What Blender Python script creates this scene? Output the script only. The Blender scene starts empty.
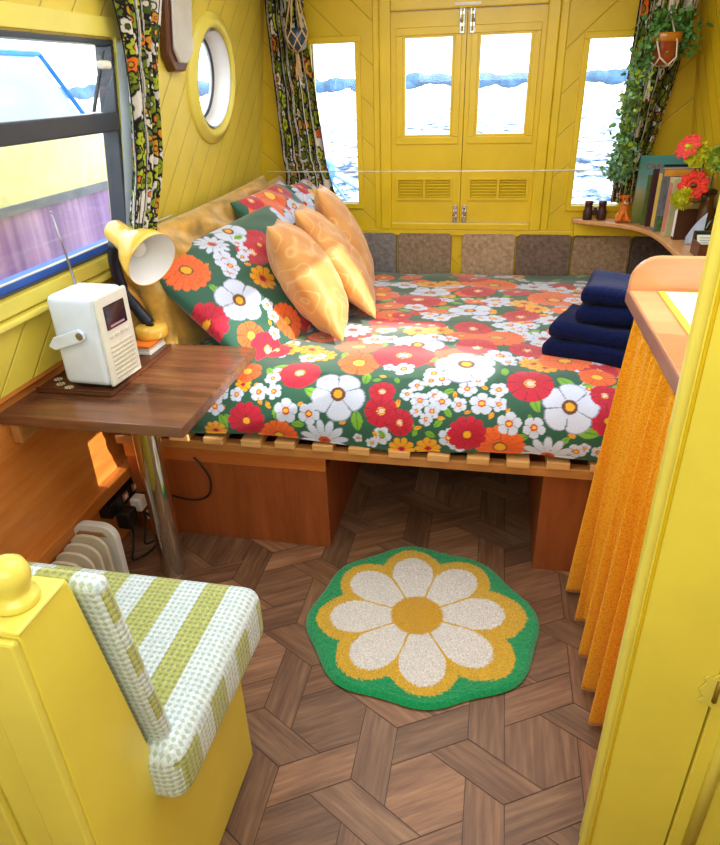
import bpy, bmesh, math, random
import numpy as np
from mathutils import Vector, Matrix
from mathutils.geometry import tessellate_polygon
random.seed(7); rng = np.random.RandomState(5)
PI = math.pi
SC = bpy.context.scene
COL = SC.collection
V = Vector

# ------------------------------------------------------------------ colours and materials
def lin(c):
    return tuple((x/12.92 if x <= .04045 else ((x+.055)/1.055)**2.4) for x in [v/255 for v in c])
def L4(c): return (*lin(c), 1)

class NT:
    """small helper round a node tree"""
    def __init__(s, name):
        s.m = bpy.data.materials.new(name); s.m.use_nodes = True
        s.t = s.m.node_tree; s.n = s.t.nodes; s.l = s.t.links
        s.b = s.n['Principled BSDF']; s.o = s.n['Material Output']
    def new(s, typ, **kw):
        nd = s.n.new(typ)
        for k, v in kw.items(): setattr(nd, k, v)
        return nd
    def link(s, a, b): s.l.new(a, b)
    def math(s, op, a, b=None, c=None):
        nd = s.new('ShaderNodeMath', operation=op)
        for i, x in enumerate((a, b, c)):
            if x is None: continue
            if isinstance(x, (int, float)): nd.inputs[i].default_value = x
            else: s.link(x, nd.inputs[i])
        return nd.outputs[0]
    def mix(s, f, a, b, mode='MIX'):
        nd = s.new('ShaderNodeMix', data_type='RGBA', blend_type=mode)
        for i, x in ((0, f), (6, a), (7, b)):
            if isinstance(x, (int, float)): nd.inputs[i].default_value = x
            elif isinstance(x, tuple): nd.inputs[i].default_value = x
            else: s.link(x, nd.inputs[i])
        return nd.outputs[2]
    def coord(s, kind='Object', scale=None):
        o = s.new('ShaderNodeTexCoord').outputs[kind]
        if scale:
            mp = s.new('ShaderNodeMapping'); mp.inputs['Scale'].default_value = scale
            s.link(o, mp.inputs[0]); o = mp.outputs[0]
        return o
    def noise(s, co, scale, detail=3, rough=.55):
        nd = s.new('ShaderNodeTexNoise'); nd.inputs['Scale'].default_value = scale
        nd.inputs['Detail'].default_value = detail; nd.inputs['Roughness'].default_value = rough
        s.link(co, nd.inputs['Vector']); return nd.outputs['Fac']
    def ramp(s, f, stops):
        nd = s.new('ShaderNodeValToRGB'); e = nd.color_ramp.elements
        while len(e) < len(stops): e.new(.5)
        for i, (p, c) in enumerate(stops): e[i].position = p; e[i].color = c if len(c) == 4 else L4(c)
        s.link(f, nd.inputs[0]); return nd.outputs[0]
    def bump(s, h, strength=.3, dist=.002):
        nd = s.new('ShaderNodeBump'); nd.inputs['Strength'].default_value = strength
        nd.inputs['Distance'].default_value = dist
        s.link(h, nd.inputs['Height']); s.link(nd.outputs[0], s.b.inputs['Normal'])
    def base(s, c):
        if isinstance(c, tuple): s.b.inputs['Base Color'].default_value = c
        else: s.link(c, s.b.inputs['Base Color'])
    def set(s, rough=.5, metal=0, spec=.5, sheen=0, coat=0):
        s.b.inputs['Roughness'].default_value = rough; s.b.inputs['Metallic'].default_value = metal
        s.b.inputs['Specular IOR Level'].default_value = spec
        s.b.inputs['Sheen Weight'].default_value = sheen
        s.b.inputs['Coat Weight'].default_value = coat

def dk(c, k): return tuple(x*k for x in c)
def plain(name, c, rough=.5, metal=0, var=.10, scale=14, bump=0, bscale=120, sheen=0, spec=.5, coat=0):
    t = NT(name); co = t.coord()
    t.base(t.ramp(t.noise(co, scale), [(.25, dk(c, 1-var)), (.75, tuple(min(255, x*(1+var*.5)) for x in c))]))
    if bump: t.bump(t.noise(co, bscale, 2), bump, .002)
    t.set(rough, metal, spec, sheen, coat); return t.m
def wood(name, c1, c2, axis='x', rough=.35, scale=3.0, stretch=14, coat=0, streak=.5):
    t = NT(name)
    sc = {'x': (1, stretch, stretch), 'y': (stretch, 1, stretch), 'z': (stretch, stretch, 1)}[axis]
    co = t.coord('Object', sc)
    a = t.noise(co, scale, 5, .6); b = t.noise(co, scale*5, 3, .7)
    f = t.math('ADD', t.math('MULTIPLY', a, 1-streak*.5), t.math('MULTIPLY', b, streak*.5))
    t.base(t.ramp(f, [(.3, c1), (.7, c2)])); t.bump(b, .06, .001); t.set(rough, 0, .5, 0, coat); return t.m
def attr_mat(name, rough=.7, sheen=.0, bump=.15, bscale=260, spec=.3):
    t = NT(name); a = t.new('ShaderNodeVertexColor', layer_name='Col')
    co = t.coord(); n = t.noise(co, bscale, 2)
    t.base(t.mix(.25, a.outputs[0], t.mix(1.0, a.outputs[0], t.ramp(n, [(.3, (190,)*3), (.7, (255,)*3)]), 'MULTIPLY')))
    t.bump(n, bump, .001); t.set(rough, 0, spec, sheen); return t.m
def boards(name, c, u, v, ang, pitch, rough=.38, line=.06, depth=.7):
    """painted tongue and groove boards: grooves run at angle ang in the plane of object axes u, v"""
    t = NT(name); co = t.coord(); sp = t.new('ShaderNodeSeparateXYZ'); t.link(co, sp.inputs[0])
    d = t.math('ADD', t.math('MULTIPLY', sp.outputs[u], -math.sin(ang)/pitch), t.math('MULTIPLY', sp.outputs[v], math.cos(ang)/pitch))
    d = t.math('ABSOLUTE', t.math('SUBTRACT', t.math('FRACT', t.math('ADD', d, 50.0)), .5))
    g = t.math('MINIMUM', t.math('DIVIDE', d, line), 1.0)      # 0 in the groove
    n = t.noise(co, 6, 3)
    base = t.ramp(n, [(.25, dk(c, .93)), (.75, c)])
    t.base(t.mix(g, L4(dk(c, depth)), base)); t.bump(g, .5, .004); t.set(rough, 0, .5); return t.m

YEL = (220, 188, 30)
M = {}
M['yellow'] = plain('yellow_gloss_paint', YEL, .32, var=.05, scale=5, bump=.05, bscale=40)
M['yellow_pale'] = plain('pale_yellow_gloss_paint', (232, 218, 100), .3, var=.05, scale=5, bump=.04, bscale=50)
M['yellow_bright'] = plain('bright_yellow_paint', (240, 224, 88), .32, var=.04, scale=5, bump=.04, bscale=50)
M['b_left'] = boards('yellow_boards_left', (230, 208, 80), 1, 2, math.radians(48), .11, line=.045, depth=.80)
M['b_end_l'] = boards('yellow_boards_end_left', (220, 188, 30), 0, 2, math.radians(-42), .14, line=.03, depth=.82)
M['b_end_r'] = boards('yellow_boards_end_right', (220, 188, 30), 0, 2, math.radians(42), .14, line=.03, depth=.82)
M['b_right'] = boards('yellow_boards_right', (220, 188, 30), 1, 2, math.radians(52), .10)
M['ply'] = wood('orange_ply', (186, 104, 38), (226, 148, 70), 'y', .3, 2.2, 8)
M['ply_red'] = wood('red_brown_ply', (130, 64, 28), (168, 92, 46), 'z', .4, 2.2, 8)
M['pine'] = wood('pine_slat', (196, 140, 78), (226, 178, 116), 'x', .5, 3, 12)
M['pine_dark'] = wood('pine_rail', (172, 112, 54), (198, 138, 76), 'x', .5, 3, 12)
M['walnut'] = wood('walnut_table', (74, 44, 30), (138, 90, 60), 'x', .26, 2.0, 9, coat=.25)
M['walnut_edge'] = wood('walnut_edge', (60, 32, 22), (92, 52, 34), 'x', .4, 3, 10)
M['beech'] = wood('beech_shelf', (196, 138, 88), (224, 172, 122), 'y', .35, 3, 10, coat=.2)
M['peach'] = wood('peach_worktop', (200, 140, 96), (220, 166, 120), 'x', .3, 2, 6, coat=.2)
M['dark_wood'] = wood('dark_wood', (74, 38, 22), (108, 60, 34), 'z', .35, 4, 8)
M['chrome'] = plain('chrome', (205, 205, 205), .07, 1, var=.02)
M['steel'] = plain('steel', (165, 165, 168), .28, 1, var=.1)
M['black'] = plain('black_plastic', (22, 22, 24), .45)
M['dark_frame'] = plain('dark_window_frame', (62, 66, 76), .35)
M['white'] = plain('white_plastic', (236, 236, 236), .35, var=.03)
M['radio_white'] = plain('radio_white_leather', (224, 234, 250), .42, var=.03, bump=.05, bscale=220)
M['cream'] = plain('cream_plastic', (228, 226, 214), .4, var=.03)
M['screen'] = plain('dark_screen', (40, 22, 44), .08, var=.5, scale=30)
M['lamp_yellow'] = plain('lamp_yellow', (240, 190, 74), .22, var=.03, coat=.3)
M['lamp_white'] = plain('lamp_white', (238, 238, 240), .35, var=.02)
M['navy'] = plain('navy_arm', (20, 26, 48), .4)
M['heater'] = plain('heater_cream', (222, 214, 196), .4, var=.04)
M['copper'] = plain('copper', (214, 140, 92), .3, .8)
M['green'] = plain('green_plastic', (10, 130, 50), .4)
M['orange'] = plain('orange_card', (240, 128, 30), .6, var=.05)
M['carpets'] = [plain('carpet_%d' % i, c, .95, var=.22, scale=60, bump=.6, bscale=260, spec=.1) for i, c in
                enumerate([(136, 128, 126), (150, 128, 106), (176, 150, 122), (122, 102, 90), (156, 130, 102), (92, 80, 76)])]
M['gold'] = plain('gold_satin', (196, 150, 58), .34, var=.30, scale=14, sheen=.3, bump=1.0, bscale=13)
M['rope'] = plain('jute_cord', (206, 176, 130), .9, var=.2, scale=90)
M['cord'] = plain('white_cord', (222, 214, 200), .8)
M['wire'] = plain('curtain_wire', (226, 226, 220), .4)
M['blue_pot'] = plain('blue_glaze', (44, 62, 84), .25, var=.3)
M['terra'] = plain('glazed_terracotta', (150, 66, 30), .2, var=.15, coat=.5)
M['terra_rim'] = plain('ochre_rim', (196, 122, 30), .25, var=.1, coat=.4)
M['leaf_a'] = plain('leaf_green', (84, 138, 62), .5, var=.35, scale=30)
M['leaf_b'] = plain('leaf_blue_green', (122, 168, 136), .5, var=.3, scale=30)
M['leaf_c'] = plain('leaf_lime', (158, 186, 60), .5, var=.3, scale=30)
M['stem'] = plain('stem_green', (70, 96, 40), .6)
M['toy'] = plain('orange_toy', (226, 122, 24), .6, var=.2, scale=40)
M['toy_pale'] = plain('pale_toy', (246, 222, 180), .6)
M['binoc'] = plain('brown_leather', (58, 30, 26), .4, var=.25, scale=40)
M['red_fl'] = plain('red_petal', (226, 52, 34), .7, var=.15, scale=50)
M['pink_fl'] = plain('coral_petal', (232, 70, 64), .7, var=.15, scale=50)
M['lime_fl'] = plain('lime_petal', (214, 220, 40), .7, var=.2, scale=60)
M['vase'] = plain('brown_vase', (84, 46, 24), .2, var=.2, coat=.4)
M['paper'] = plain('paper', (236, 236, 232), .8, var=.02)
M['sheet'] = plain('blue_white_sheet', (212, 228, 240), .6, var=.03)
M['lime_card'] = plain('lime_card', (206, 214, 60), .6, var=.03)
M['grey_ink'] = plain('grey_ink', (150, 168, 190), .8)
M['pageblock'] = plain('page_block', (226, 214, 184), .85, var=.06, scale=90)
M['barometer'] = plain('silver_dial', (198, 196, 188), .18, var=.05)
M['lining'] = plain('pale_blue_lining', (196, 214, 236), .7, var=.04)

def glass_mat():
    t = NT('window_glass'); t.n.remove(t.b)
    tr = t.new('ShaderNodeBsdfTransparent'); gl = t.new('ShaderNodeBsdfGlossy'); gl.inputs['Roughness'].default_value = .02
    lw = t.new('ShaderNodeLayerWeight'); lw.inputs[0].default_value = .5; fr = t.math('ADD', t.math('MULTIPLY', t.math('POWER', lw.outputs['Facing'], 4.0), .5), .03)
    n = t.noise(t.coord(), 3, 2)
    t.link(t.ramp(n, [(.2, (0.93, .96, .98, 1)), (.8, (1, 1, 1, 1))]), tr.inputs[0])
    mx = t.new('ShaderNodeMixShader'); t.link(fr, mx.inputs[0]); t.link(tr.outputs[0], mx.inputs[1]); t.link(gl.outputs[0], mx.inputs[2])
    t.link(mx.outputs[0], t.o.inputs[0]); return t.m
M['glass'] = glass_mat()

def floor_mat():
    t = NT('weave_plank_floor'); uv = t.new('ShaderNodeUVMap', uv_map='UVMap').outputs[0]
    mp = t.new('ShaderNodeMapping'); mp.inputs['Scale'].default_value = (2.6, 34, 1); t.link(uv, mp.inputs[0])
    a = t.noise(mp.outputs[0], 2.4, 6, .65)
    mp2 = t.new('ShaderNodeMapping'); mp2.inputs['Scale'].default_value = (1.2, 9, 1); t.link(uv, mp2.inputs[0])
    b = t.noise(mp2.outputs[0], 2.0, 3, .5)
    col = t.new('ShaderNodeVertexColor', layer_name='Col')
    f = t.math('ADD', t.math('MULTIPLY', a, .55), t.math('MULTIPLY', b, .45))
    g = t.ramp(f, [(.3, (82, 54, 40)), (.5, (124, 90, 67)), (.72, (164, 126, 96))])
    t.base(t.mix(1.0, g, col.outputs[0], 'MULTIPLY')); t.bump(a, .12, .001); t.set(.42, 0, .45); return t.m
M['floor'] = floor_mat()

def weave_mat():
    """woven wool: white and green stripes across, small checks; uses UV in metres"""
    t = NT('green_check_wool'); uv = t.new('ShaderNodeUVMap', uv_map='UVMap').outputs[0]
    sp = t.new('ShaderNodeSeparateXYZ'); t.link(uv, sp.inputs[0]); u, v = sp.outputs[0], sp.outputs[1]
    P = .0125
    fu = t.math('ABSOLUTE', t.math('SUBTRACT', t.math('FRACT', t.math('DIVIDE', u, P)), .5))
    fv = t.math('ABSOLUTE', t.math('SUBTRACT', t.math('FRACT', t.math('DIVIDE', v, P)), .5))
    chk = t.math('GREATER_THAN', t.math('ADD', fu, fv), .60)         # little dark dots of the weave
    st = t.math('FRACT', t.math('DIVIDE', t.math('ADD', u, .088), .129))
    band = t.math('MULTIPLY', t.math('LESS_THAN', st, .52), t.math('LESS_THAN', t.math('ABSOLUTE', u), .355))
    wv = t.math('GREATER_THAN', t.math('FRACT', t.math('DIVIDE', u, P*2)), .5)
    n = t.noise(t.coord(), 160, 2)
    pale = t.mix(t.math('MULTIPLY', chk, .6), t.ramp(n, [(.3, (190, 210, 226)), (.7, (228, 238, 248))]), L4((148, 166, 140)))
    green = t.mix(t.math('MULTIPLY', chk, .55), t.ramp(n, [(.3, (164, 172, 84)), (.7, (196, 202, 130))]), L4((104, 118, 112)))
    t.base(t.mix(band, pale, green))
    h = t.math('SUBTRACT', 1.0, t.math('ADD', fu, fv)); t.bump(h, .6, .004); t.set(.9, 0, .2, .3); return t.m
M['wool'] = weave_mat()

def swirl_mat():
    t = NT('gold_swirl_fabric'); co = t.coord(); n = t.noise(co, 8, 1.0, .3)
    f = t.math('FRACT', t.math('MULTIPLY', n, 6.0)); r = t.math('ABSOLUTE', t.math('SUBTRACT', f, .5))
    line = t.math('SUBTRACT', 1.0, t.math('MINIMUM', t.math('DIVIDE', r, .12), 1.0))
    base = t.ramp(t.noise(co, 7, 2), [(.3, (190, 126, 60)), (.55, (206, 146, 80)), (.75, (214, 172, 96))])
    t.base(t.mix(t.math('MULTIPLY', line, .3), base, L4((240, 212, 150)))); t.bump(t.noise(co, 18, 3), .35, .006); t.set(.5, 0, .3, .3); return t.m
M['swirl'] = swirl_mat()

def towel_mat():
    t = NT('navy_towelling'); co = t.coord(); n = t.noise(co, 260, 2)
    t.base(t.ramp(n, [(.3, (6, 10, 34)), (.75, (20, 32, 84))])); t.bump(n, .6, .003); t.set(.95, 0, .1, .05); return t.m
M['towel'] = towel_mat()
def orange_fabric():
    t = NT('orange_dotted_cotton'); co = t.coord()
    vo = t.new('ShaderNodeTexVoronoi'); vo.inputs['Scale'].default_value = 230; t.link(co, vo.inputs['Vector'])
    t.base(t.ramp(vo.outputs['Distance'], [(.1, (252, 196, 50)), (.45, (246, 172, 26)), (.8, (236, 148, 14))])); t.set(.8, 0, .2, .2); return t.m
M['orange_fab'] = orange_fabric()
def rug_mat():
    t = NT('tufted_rug'); a = t.new('ShaderNodeVertexColor', layer_name='Col'); co = t.coord(); n = t.noise(co, 320, 2)
    t.base(t.mix(1.0, a.outputs[0], t.ramp(n, [(.25, (190,)*3), (.6, (255,)*3)]), 'MULTIPLY')); t.bump(n, .8, .005); t.set(.95, 0, .1, .4); return t.m
M['rug'] = rug_mat()
M['floral'] = attr_mat('floral_cotton', .55, .35)
M['curtain'] = attr_mat('retro_curtain_cotton', .8)
M['pattern'] = attr_mat('painted_pattern', .4, bump=.02)

# ------------------------------------------------------------------ objects
ORG = {}
def spl(pts, k=6):
    pts = [V(p) for p in pts]; out = []
    for i in range(len(pts)-1):
        p0, p1, p2, p3 = pts[max(i-1, 0)], pts[i], pts[i+1], pts[min(i+2, len(pts)-1)]
        for j in range(k):
            t = j/k; out.append(.5*(2*p1+(p2-p0)*t+(2*p0-5*p1+4*p2-p3)*t*t+(p3-p0+3*p1-3*p2)*t**3))
    return out+[pts[-1]]
def empty(name, loc):
    o = bpy.data.objects.new(name, None); COL.objects.link(o); o.location = loc; o.empty_display_size = .05
    ORG[o] = V(loc); return o
def tag(o, label=None, cat=None, group=None, kind=None):
    for k, v in (('label', label), ('category', cat), ('group', group), ('kind', kind)):
        if v: o[k] = v
    return o
def thing(name, label, cat, loc, group=None): return tag(empty(name, loc), label, cat, group)
def link(name, me, mat, parent=None, smooth=False, bevel=0, seg=2, origin=None, subsurf=0, solid=0):
    """link a mesh built in world coordinates; its origin moves to the parent's (or to origin)"""
    org = ORG[parent] if parent is not None else V(origin if origin else (0, 0, 0))
    me.transform(Matrix.Translation(-org))
    if mat: me.materials.append(mat)
    o = bpy.data.objects.new(name, me); COL.objects.link(o); ORG[o] = org
    if parent is not None: o.parent = parent
    else: o.location = org
    if smooth:
        for p in me.polygons: p.use_smooth = True
    if solid:
        md = o.modifiers.new('solid', 'SOLIDIFY'); md.thickness = solid; md.offset = 0
    if bevel:
        md = o.modifiers.new('bevel', 'BEVEL'); md.width = bevel; md.segments = seg; md.limit_method = 'ANGLE'; md.angle_limit = math.radians(40); md.harden_normals = False
    if subsurf:
        md = o.modifiers.new('sub', 'SUBSURF'); md.levels = subsurf; md.render_levels = subsurf
    return o
class B:
    """collects shapes into one mesh"""
    def __init__(s): s.bm = bmesh.new()
    def box(s, x0, x1, y0, y1, z0, z1, R=None):
        vs = [s.bm.verts.new(V(((x0, x1)[i & 1], (y0, y1)[i >> 1 & 1], (z0, z1)[i >> 2 & 1]))) for i in range(8)]
        for f in ((0, 2, 3, 1), (4, 5, 7, 6), (0, 1, 5, 4), (2, 6, 7, 3), (0, 4, 6, 2), (1, 3, 7, 5)):
            s.bm.faces.new([vs[i] for i in f])
        if R: bmesh.ops.transform(s.bm, matrix=R, verts=vs)
        return s
    def tube(s, pts, r, seg=8, cap=True):
        pts = [V(p) for p in pts]; n = len(pts); rr = r if isinstance(r, (list, tuple)) else [r]*n
        rings = []; prev = None
        for i, p in enumerate(pts):
            t = (pts[min(i+1, n-1)]-pts[max(i-1, 0)]).normalized()
            if prev is None: a = t.orthogonal().normalized()
            else: a = (prev - t*prev.dot(t)).normalized()
            prev = a; b = t.cross(a)
            rings.append([s.bm.verts.new(p+(a*math.cos(2*PI*k/seg)+b*math.sin(2*PI*k/seg))*rr[i]) for k in range(seg)])
        for A, C in zip(rings, rings[1:]):
            for k in range(seg): s.bm.faces.new((A[k], A[(k+1) % seg], C[(k+1) % seg], C[k]))
        if cap: s.bm.faces.new(rings[0][::-1]); s.bm.faces.new(rings[-1])
        return s
    def lathe(s, prof, c=(0, 0, 0), axis=(0, 0, 1), seg=24):
        q = V((0, 0, 1)).rotation_difference(V(axis)); c = V(c); rings = []
        for r, z in prof:
            if r < 1e-5: rings.append([s.bm.verts.new(c+q @ V((0, 0, z)))])
            else: rings.append([s.bm.verts.new(c+q @ V((r*math.cos(2*PI*k/seg), r*math.sin(2*PI*k/seg), z))) for k in range(seg)])
        for A, C in zip(rings, rings[1:]):
            for k in range(seg):
                k2 = (k+1) % seg
                if len(A) == 1 and len(C) == 1: continue
                if len(A) == 1: s.bm.faces.new((A[0], C[k2], C[k]))
                elif len(C) == 1: s.bm.faces.new((A[k], A[k2], C[0]))
                else: s.bm.faces.new((A[k], A[k2], C[k2], C[k]))
        return s
    def prism(s, poly, ext, back=(0, 0, 0)):
        """closed polygon (3D points) pushed along ext"""
        A = [s.bm.verts.new(V(p)+V(back)) for p in poly]; C = [s.bm.verts.new(V(p)+V(back)+V(ext)) for p in poly]; n = len(A)
        s.bm.faces.new(A[::-1]); s.bm.faces.new(C)
        for i in range(n): s.bm.faces.new((A[i], A[(i+1) % n], C[(i+1) % n], C[i]))
        return s
    def ball(s, c, r, sc=(1, 1, 1), u=14, v=9):
        g = bmesh.ops.create_uvsphere(s.bm, u_segments=u, v_segments=v, radius=r)
        bmesh.ops.transform(s.bm, matrix=Matrix.Translation(V(c)) @ Matrix.Diagonal((*sc, 1)), verts=g['verts']); return s
    def face(s, pts): s.bm.faces.new([s.bm.verts.new(V(p)) for p in pts]); return s
    def mesh(s, name):
        bmesh.ops.recalc_face_normals(s.bm, faces=s.bm.faces)
        me = bpy.data.meshes.new(name); s.bm.to_mesh(me); s.bm.free(); return me
    def out(s, name, mat, parent=None, **kw): return link(name, s.mesh(name), mat, parent, **kw)

def grid_mesh(name, P, col=None, uv=None, closed_u=False):
    """P: (nv, nu, 3) array -> quad mesh with optional per-vertex colour and uv"""
    nv, nu = P.shape[:2]; me = bpy.data.meshes.new(name)
    idx = np.arange(nv*nu).reshape(nv, nu)
    if closed_u: idx = np.concatenate([idx, idx[:, :1]], 1)
    F = np.stack([idx[:-1, :-1], idx[:-1, 1:], idx[1:, 1:], idx[1:, :-1]], -1).reshape(-1, 4)
    me.from_pydata([tuple(p) for p in P.reshape(-1, 3).tolist()], [], F.tolist())
    if col is not None:
        a = me.color_attributes.new('Col', 'FLOAT_COLOR', 'POINT')
        a.data.foreach_set('color', np.concatenate([col.reshape(-1, 3), np.ones((nv*nu, 1))], 1).astype(np.float32).ravel())
    if uv is not None:
        l = me.uv_layers.new(name='UVMap'); li = np.empty(len(me.loops), np.int32); me.loops.foreach_get('vertex_index', li)
        l.data.foreach_set('uv', uv.reshape(-1, 2)[li].astype(np.float32).ravel())
    return me
def holed(outer, holes, f, back):
    """flat panel with holes: 2D loops mapped to 3D by f, thickness along back"""
    loops = [[V((p[0], p[1], 0)) for p in l] for l in [outer]+holes]
    tris = tessellate_polygon(loops); flat = [p for l in loops for p in l]
    bm = bmesh.new(); A = [bm.verts.new(V(f(p.x, p.y))) for p in flat]; C = [bm.verts.new(V(f(p.x, p.y))+V(back)) for p in flat]
    for t in tris:
        bm.faces.new([A[i] for i in t]); bm.faces.new([C[i] for i in reversed(t)])
    k = 0
    for l in loops:
        n = len(l)
        for i in range(n):
            a, b = k+i, k+(i+1) % n; bm.faces.new((A[a], A[b], C[b], C[a]))
        k += n
    bmesh.ops.recalc_face_normals(bm, faces=bm.faces)
    me = bpy.data.meshes.new('panel'); bm.to_mesh(me); bm.free(); return me
def rect(a, b, c, d): return [(a, c), (b, c), (b, d), (a, d)]
def circle(cx, cy, r, n=40): return [(cx+r*math.cos(2*PI*k/n), cy+r*math.sin(2*PI*k/n)) for k in range(n)]

# ------------------------------------------------------------------ the fabric printer: flowers laid into per-vertex colour
C_ = {k: np.array(lin(c)) for k, c in dict(bg=(36, 90, 70), bg2=(16, 58, 42), white=(208, 218, 244), cream=(238, 230, 214), grey=(120, 124, 150), brown=(104, 62, 40), orange=(238, 104, 40),
      dorange=(206, 66, 14), gold=(240, 170, 24), red=(198, 14, 54), dred=(140, 6, 26), pink=(226, 40, 80), lime=(120, 176, 50), leaf=(70, 140, 44), yellow=(250, 196, 60), salmon=(240, 196, 190)).items()}
def flower(col, U, W, typ, cx, cy, R, rot=0.):
    near = (np.abs(U-cx) < R*1.15) & (np.abs(W-cy) < R*1.15)
    if not near.any(): return
    i = np.nonzero(near); dx, dy = U[i]-cx, W[i]-cy; r = np.hypot(dx, dy)/R; th = np.arctan2(dy, dx)+rot
    c = col[i]
    def put(m, k, f=1.0): c[m] = C_[k]*f
    if typ in 'Ll':
        a, b = dx*math.cos(rot)+dy*math.sin(rot), -dx*math.sin(rot)+dy*math.cos(rot)
        m = np.abs(b) < R*.5*np.clip(1-(a/R)**2, 0, 1)
        put(m, 'lime' if typ == 'L' else 'gold')
        put(m & (np.abs(b) < R*.06), 'leaf' if typ == 'L' else 'dorange')
        col[i] = c; return
    n = {'W': 5, 'w': 5, 'R': 9, 'D': 11, 'A': 12, 'O': 6, 'o': 16, 'Y': 9}[typ]
    ph = np.abs(np.cos(n*th/2)); deep = {'W': .26, 'w': .36, 'R': .05, 'D': .22, 'A': .42, 'O': .14, 'o': .14, 'Y': .34}[typ]
    edge = (1-deep)+deep*np.power(ph, .45 if typ != 'A' else .7)
    m = r < edge
    main, line, dark = {'W': ('white', 'grey', .8), 'w': ('white', 'grey', .8), 'R': ('red', 'dred', .8), 'D': ('red', 'dred', .8), 'A': ('white', 'grey', .8),
                        'O': ('orange', 'dorange', .8), 'o': ('orange', 'dorange', .8), 'Y': ('gold', 'dorange', .8)}[typ]
    put(m, main)
    c[m] *= (0.86+0.14*np.clip(r[m]*1.3, 0, 1))[:, None]
    gap = ph < (.10 if typ in 'WAw' else .16)
    put(m & gap & (r > .15), line)
    if typ in 'RDoO':
        rays = (np.abs(np.cos(n*1.5*th)) < .16) & (r > .25) & (r < .8); put(m & rays, line)
    put(m & (r > edge-.045) & (typ in 'WA'), line, 1.6)
    cen = {'W': (('brown', .27), ('gold', .16)), 'w': (('dorange', .32), ('yellow', .18)), 'R': (('yellow', .25), ('dred', .20), ('salmon', .17)), 'D': (('dred', .25), ('gold', .2)),
           'A': (('dorange', .25), ('brown', .1)), 'O': (('dorange', .33), ('yellow', .28)), 'o': (('brown', .28), ('gold', .22)), 'Y': (('red', .26), ('dred', .12))}[typ]
    for k, rr in cen: put(r < rr, k)
    col[i] = c
def print_floral(U, W, flowers, fill=0, bounds=None, seed=1, top=0):
    col = np.zeros(U.shape+(3,)); col[:] = C_['bg']
    rs = np.random.RandomState(seed)
    if fill:
        for k in range(fill):
            x, y = rs.uniform(bounds[0], bounds[1]), rs.uniform(bounds[2], bounds[3])
            t = 'LlLLlwLwLl'[rs.randint(10)] if len(flowers) > 60 else 'LlLwYwDORwWoA'[rs.randint(13)]
            R = {'L': .035, 'l': .014, 'w': .032, 'Y': .04, 'D': .055, 'O': .06, 'R': .07, 'W': .085, 'o': .07, 'A': .07}[t]*rs.uniform(.85, 1.1)
            flower(col, U, W, t, x, y, R, rs.uniform(0, 6.28))
    for k in range(top):
        x, y = rs.uniform(bounds[0], bounds[1]), rs.uniform(.36, bounds[3]); t = 'wwYwDORwwo'[rs.randint(10)]
        flower(col, U, W, t, x, y, {'w': .035, 'Y': .042, 'D': .055, 'O': .058, 'R': .06, 'o': .065}[t]*rs.uniform(.85, 1.1), rs.uniform(0, 6.28))
    for k, (t, x, y, R) in enumerate(flowers): flower(col, U, W, t, x, y, R, (k*1.7) % 6.28)
    return col
def print_retro(U, W, seed):
    """black outlined green, ochre and white blooms in stripes on off-white curtain cotton"""
    rs = np.random.RandomState(seed); col = np.zeros(U.shape+(3,)); s = np.mod(U, .16)/.16
    white, black = np.array(lin((206, 200, 190))), np.array(lin((20, 18, 12)))
    col[:] = white; col[(s < .12) | ((s > .46) & (s < .52))] = black; col[(s > .03) & (s < .07)] = np.array(lin((120, 130, 30)))
    pal = [np.array(lin(c)) for c in ((128, 142, 26), (168, 176, 40), (96, 110, 30), (206, 140, 34), (222, 108, 30), (70, 84, 28), (216, 208, 194))]
    n = int((U.max()-U.min())*(W.max()-W.min())/.0011)
    for k in range(n):
        cx, cy = rs.uniform(U.min(), U.max()), rs.uniform(W.min(), W.max()); R = rs.uniform(.018, .042); rot = rs.uniform(0, 6.3); nn = rs.randint(3, 7)
        near = (np.abs(U-cx) < R) & (np.abs(W-cy) < R)
        if not near.any(): continue
        i = np.nonzero(near); dx, dy = U[i]-cx, W[i]-cy; r = np.hypot(dx, dy)/R; th = np.arctan2(dy, dx)+rot
        e = .72+.28*np.abs(np.cos(nn*th/2)); c = col[i]; p = pal[rs.choice(7, p=[.26, .2, .17, .08, .05, .10, .14])]
        c[r < e] = black; c[r < e-.24] = p; c[r < .3] = black; c[r < .2] = pal[rs.randint(7)]
        col[i] = c
    z = s+.02*np.sin(W*40)
    col[(z < .07) | ((z > .60) & (z < .65))] = black; col[(z > .07) & (z < .13)] = white; col[(z > .09) & (z < .105)] = black; col[(z > .65) & (z < .70)] = white
    return col

# ================================================================== THE SETTING
def LX(z): return -1.32+.12*(z-.75)
def RX(z): return .95-.12*(z-.75)
YE = 3.6
def struct(o): o['kind'] = 'structure'; return o

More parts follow.
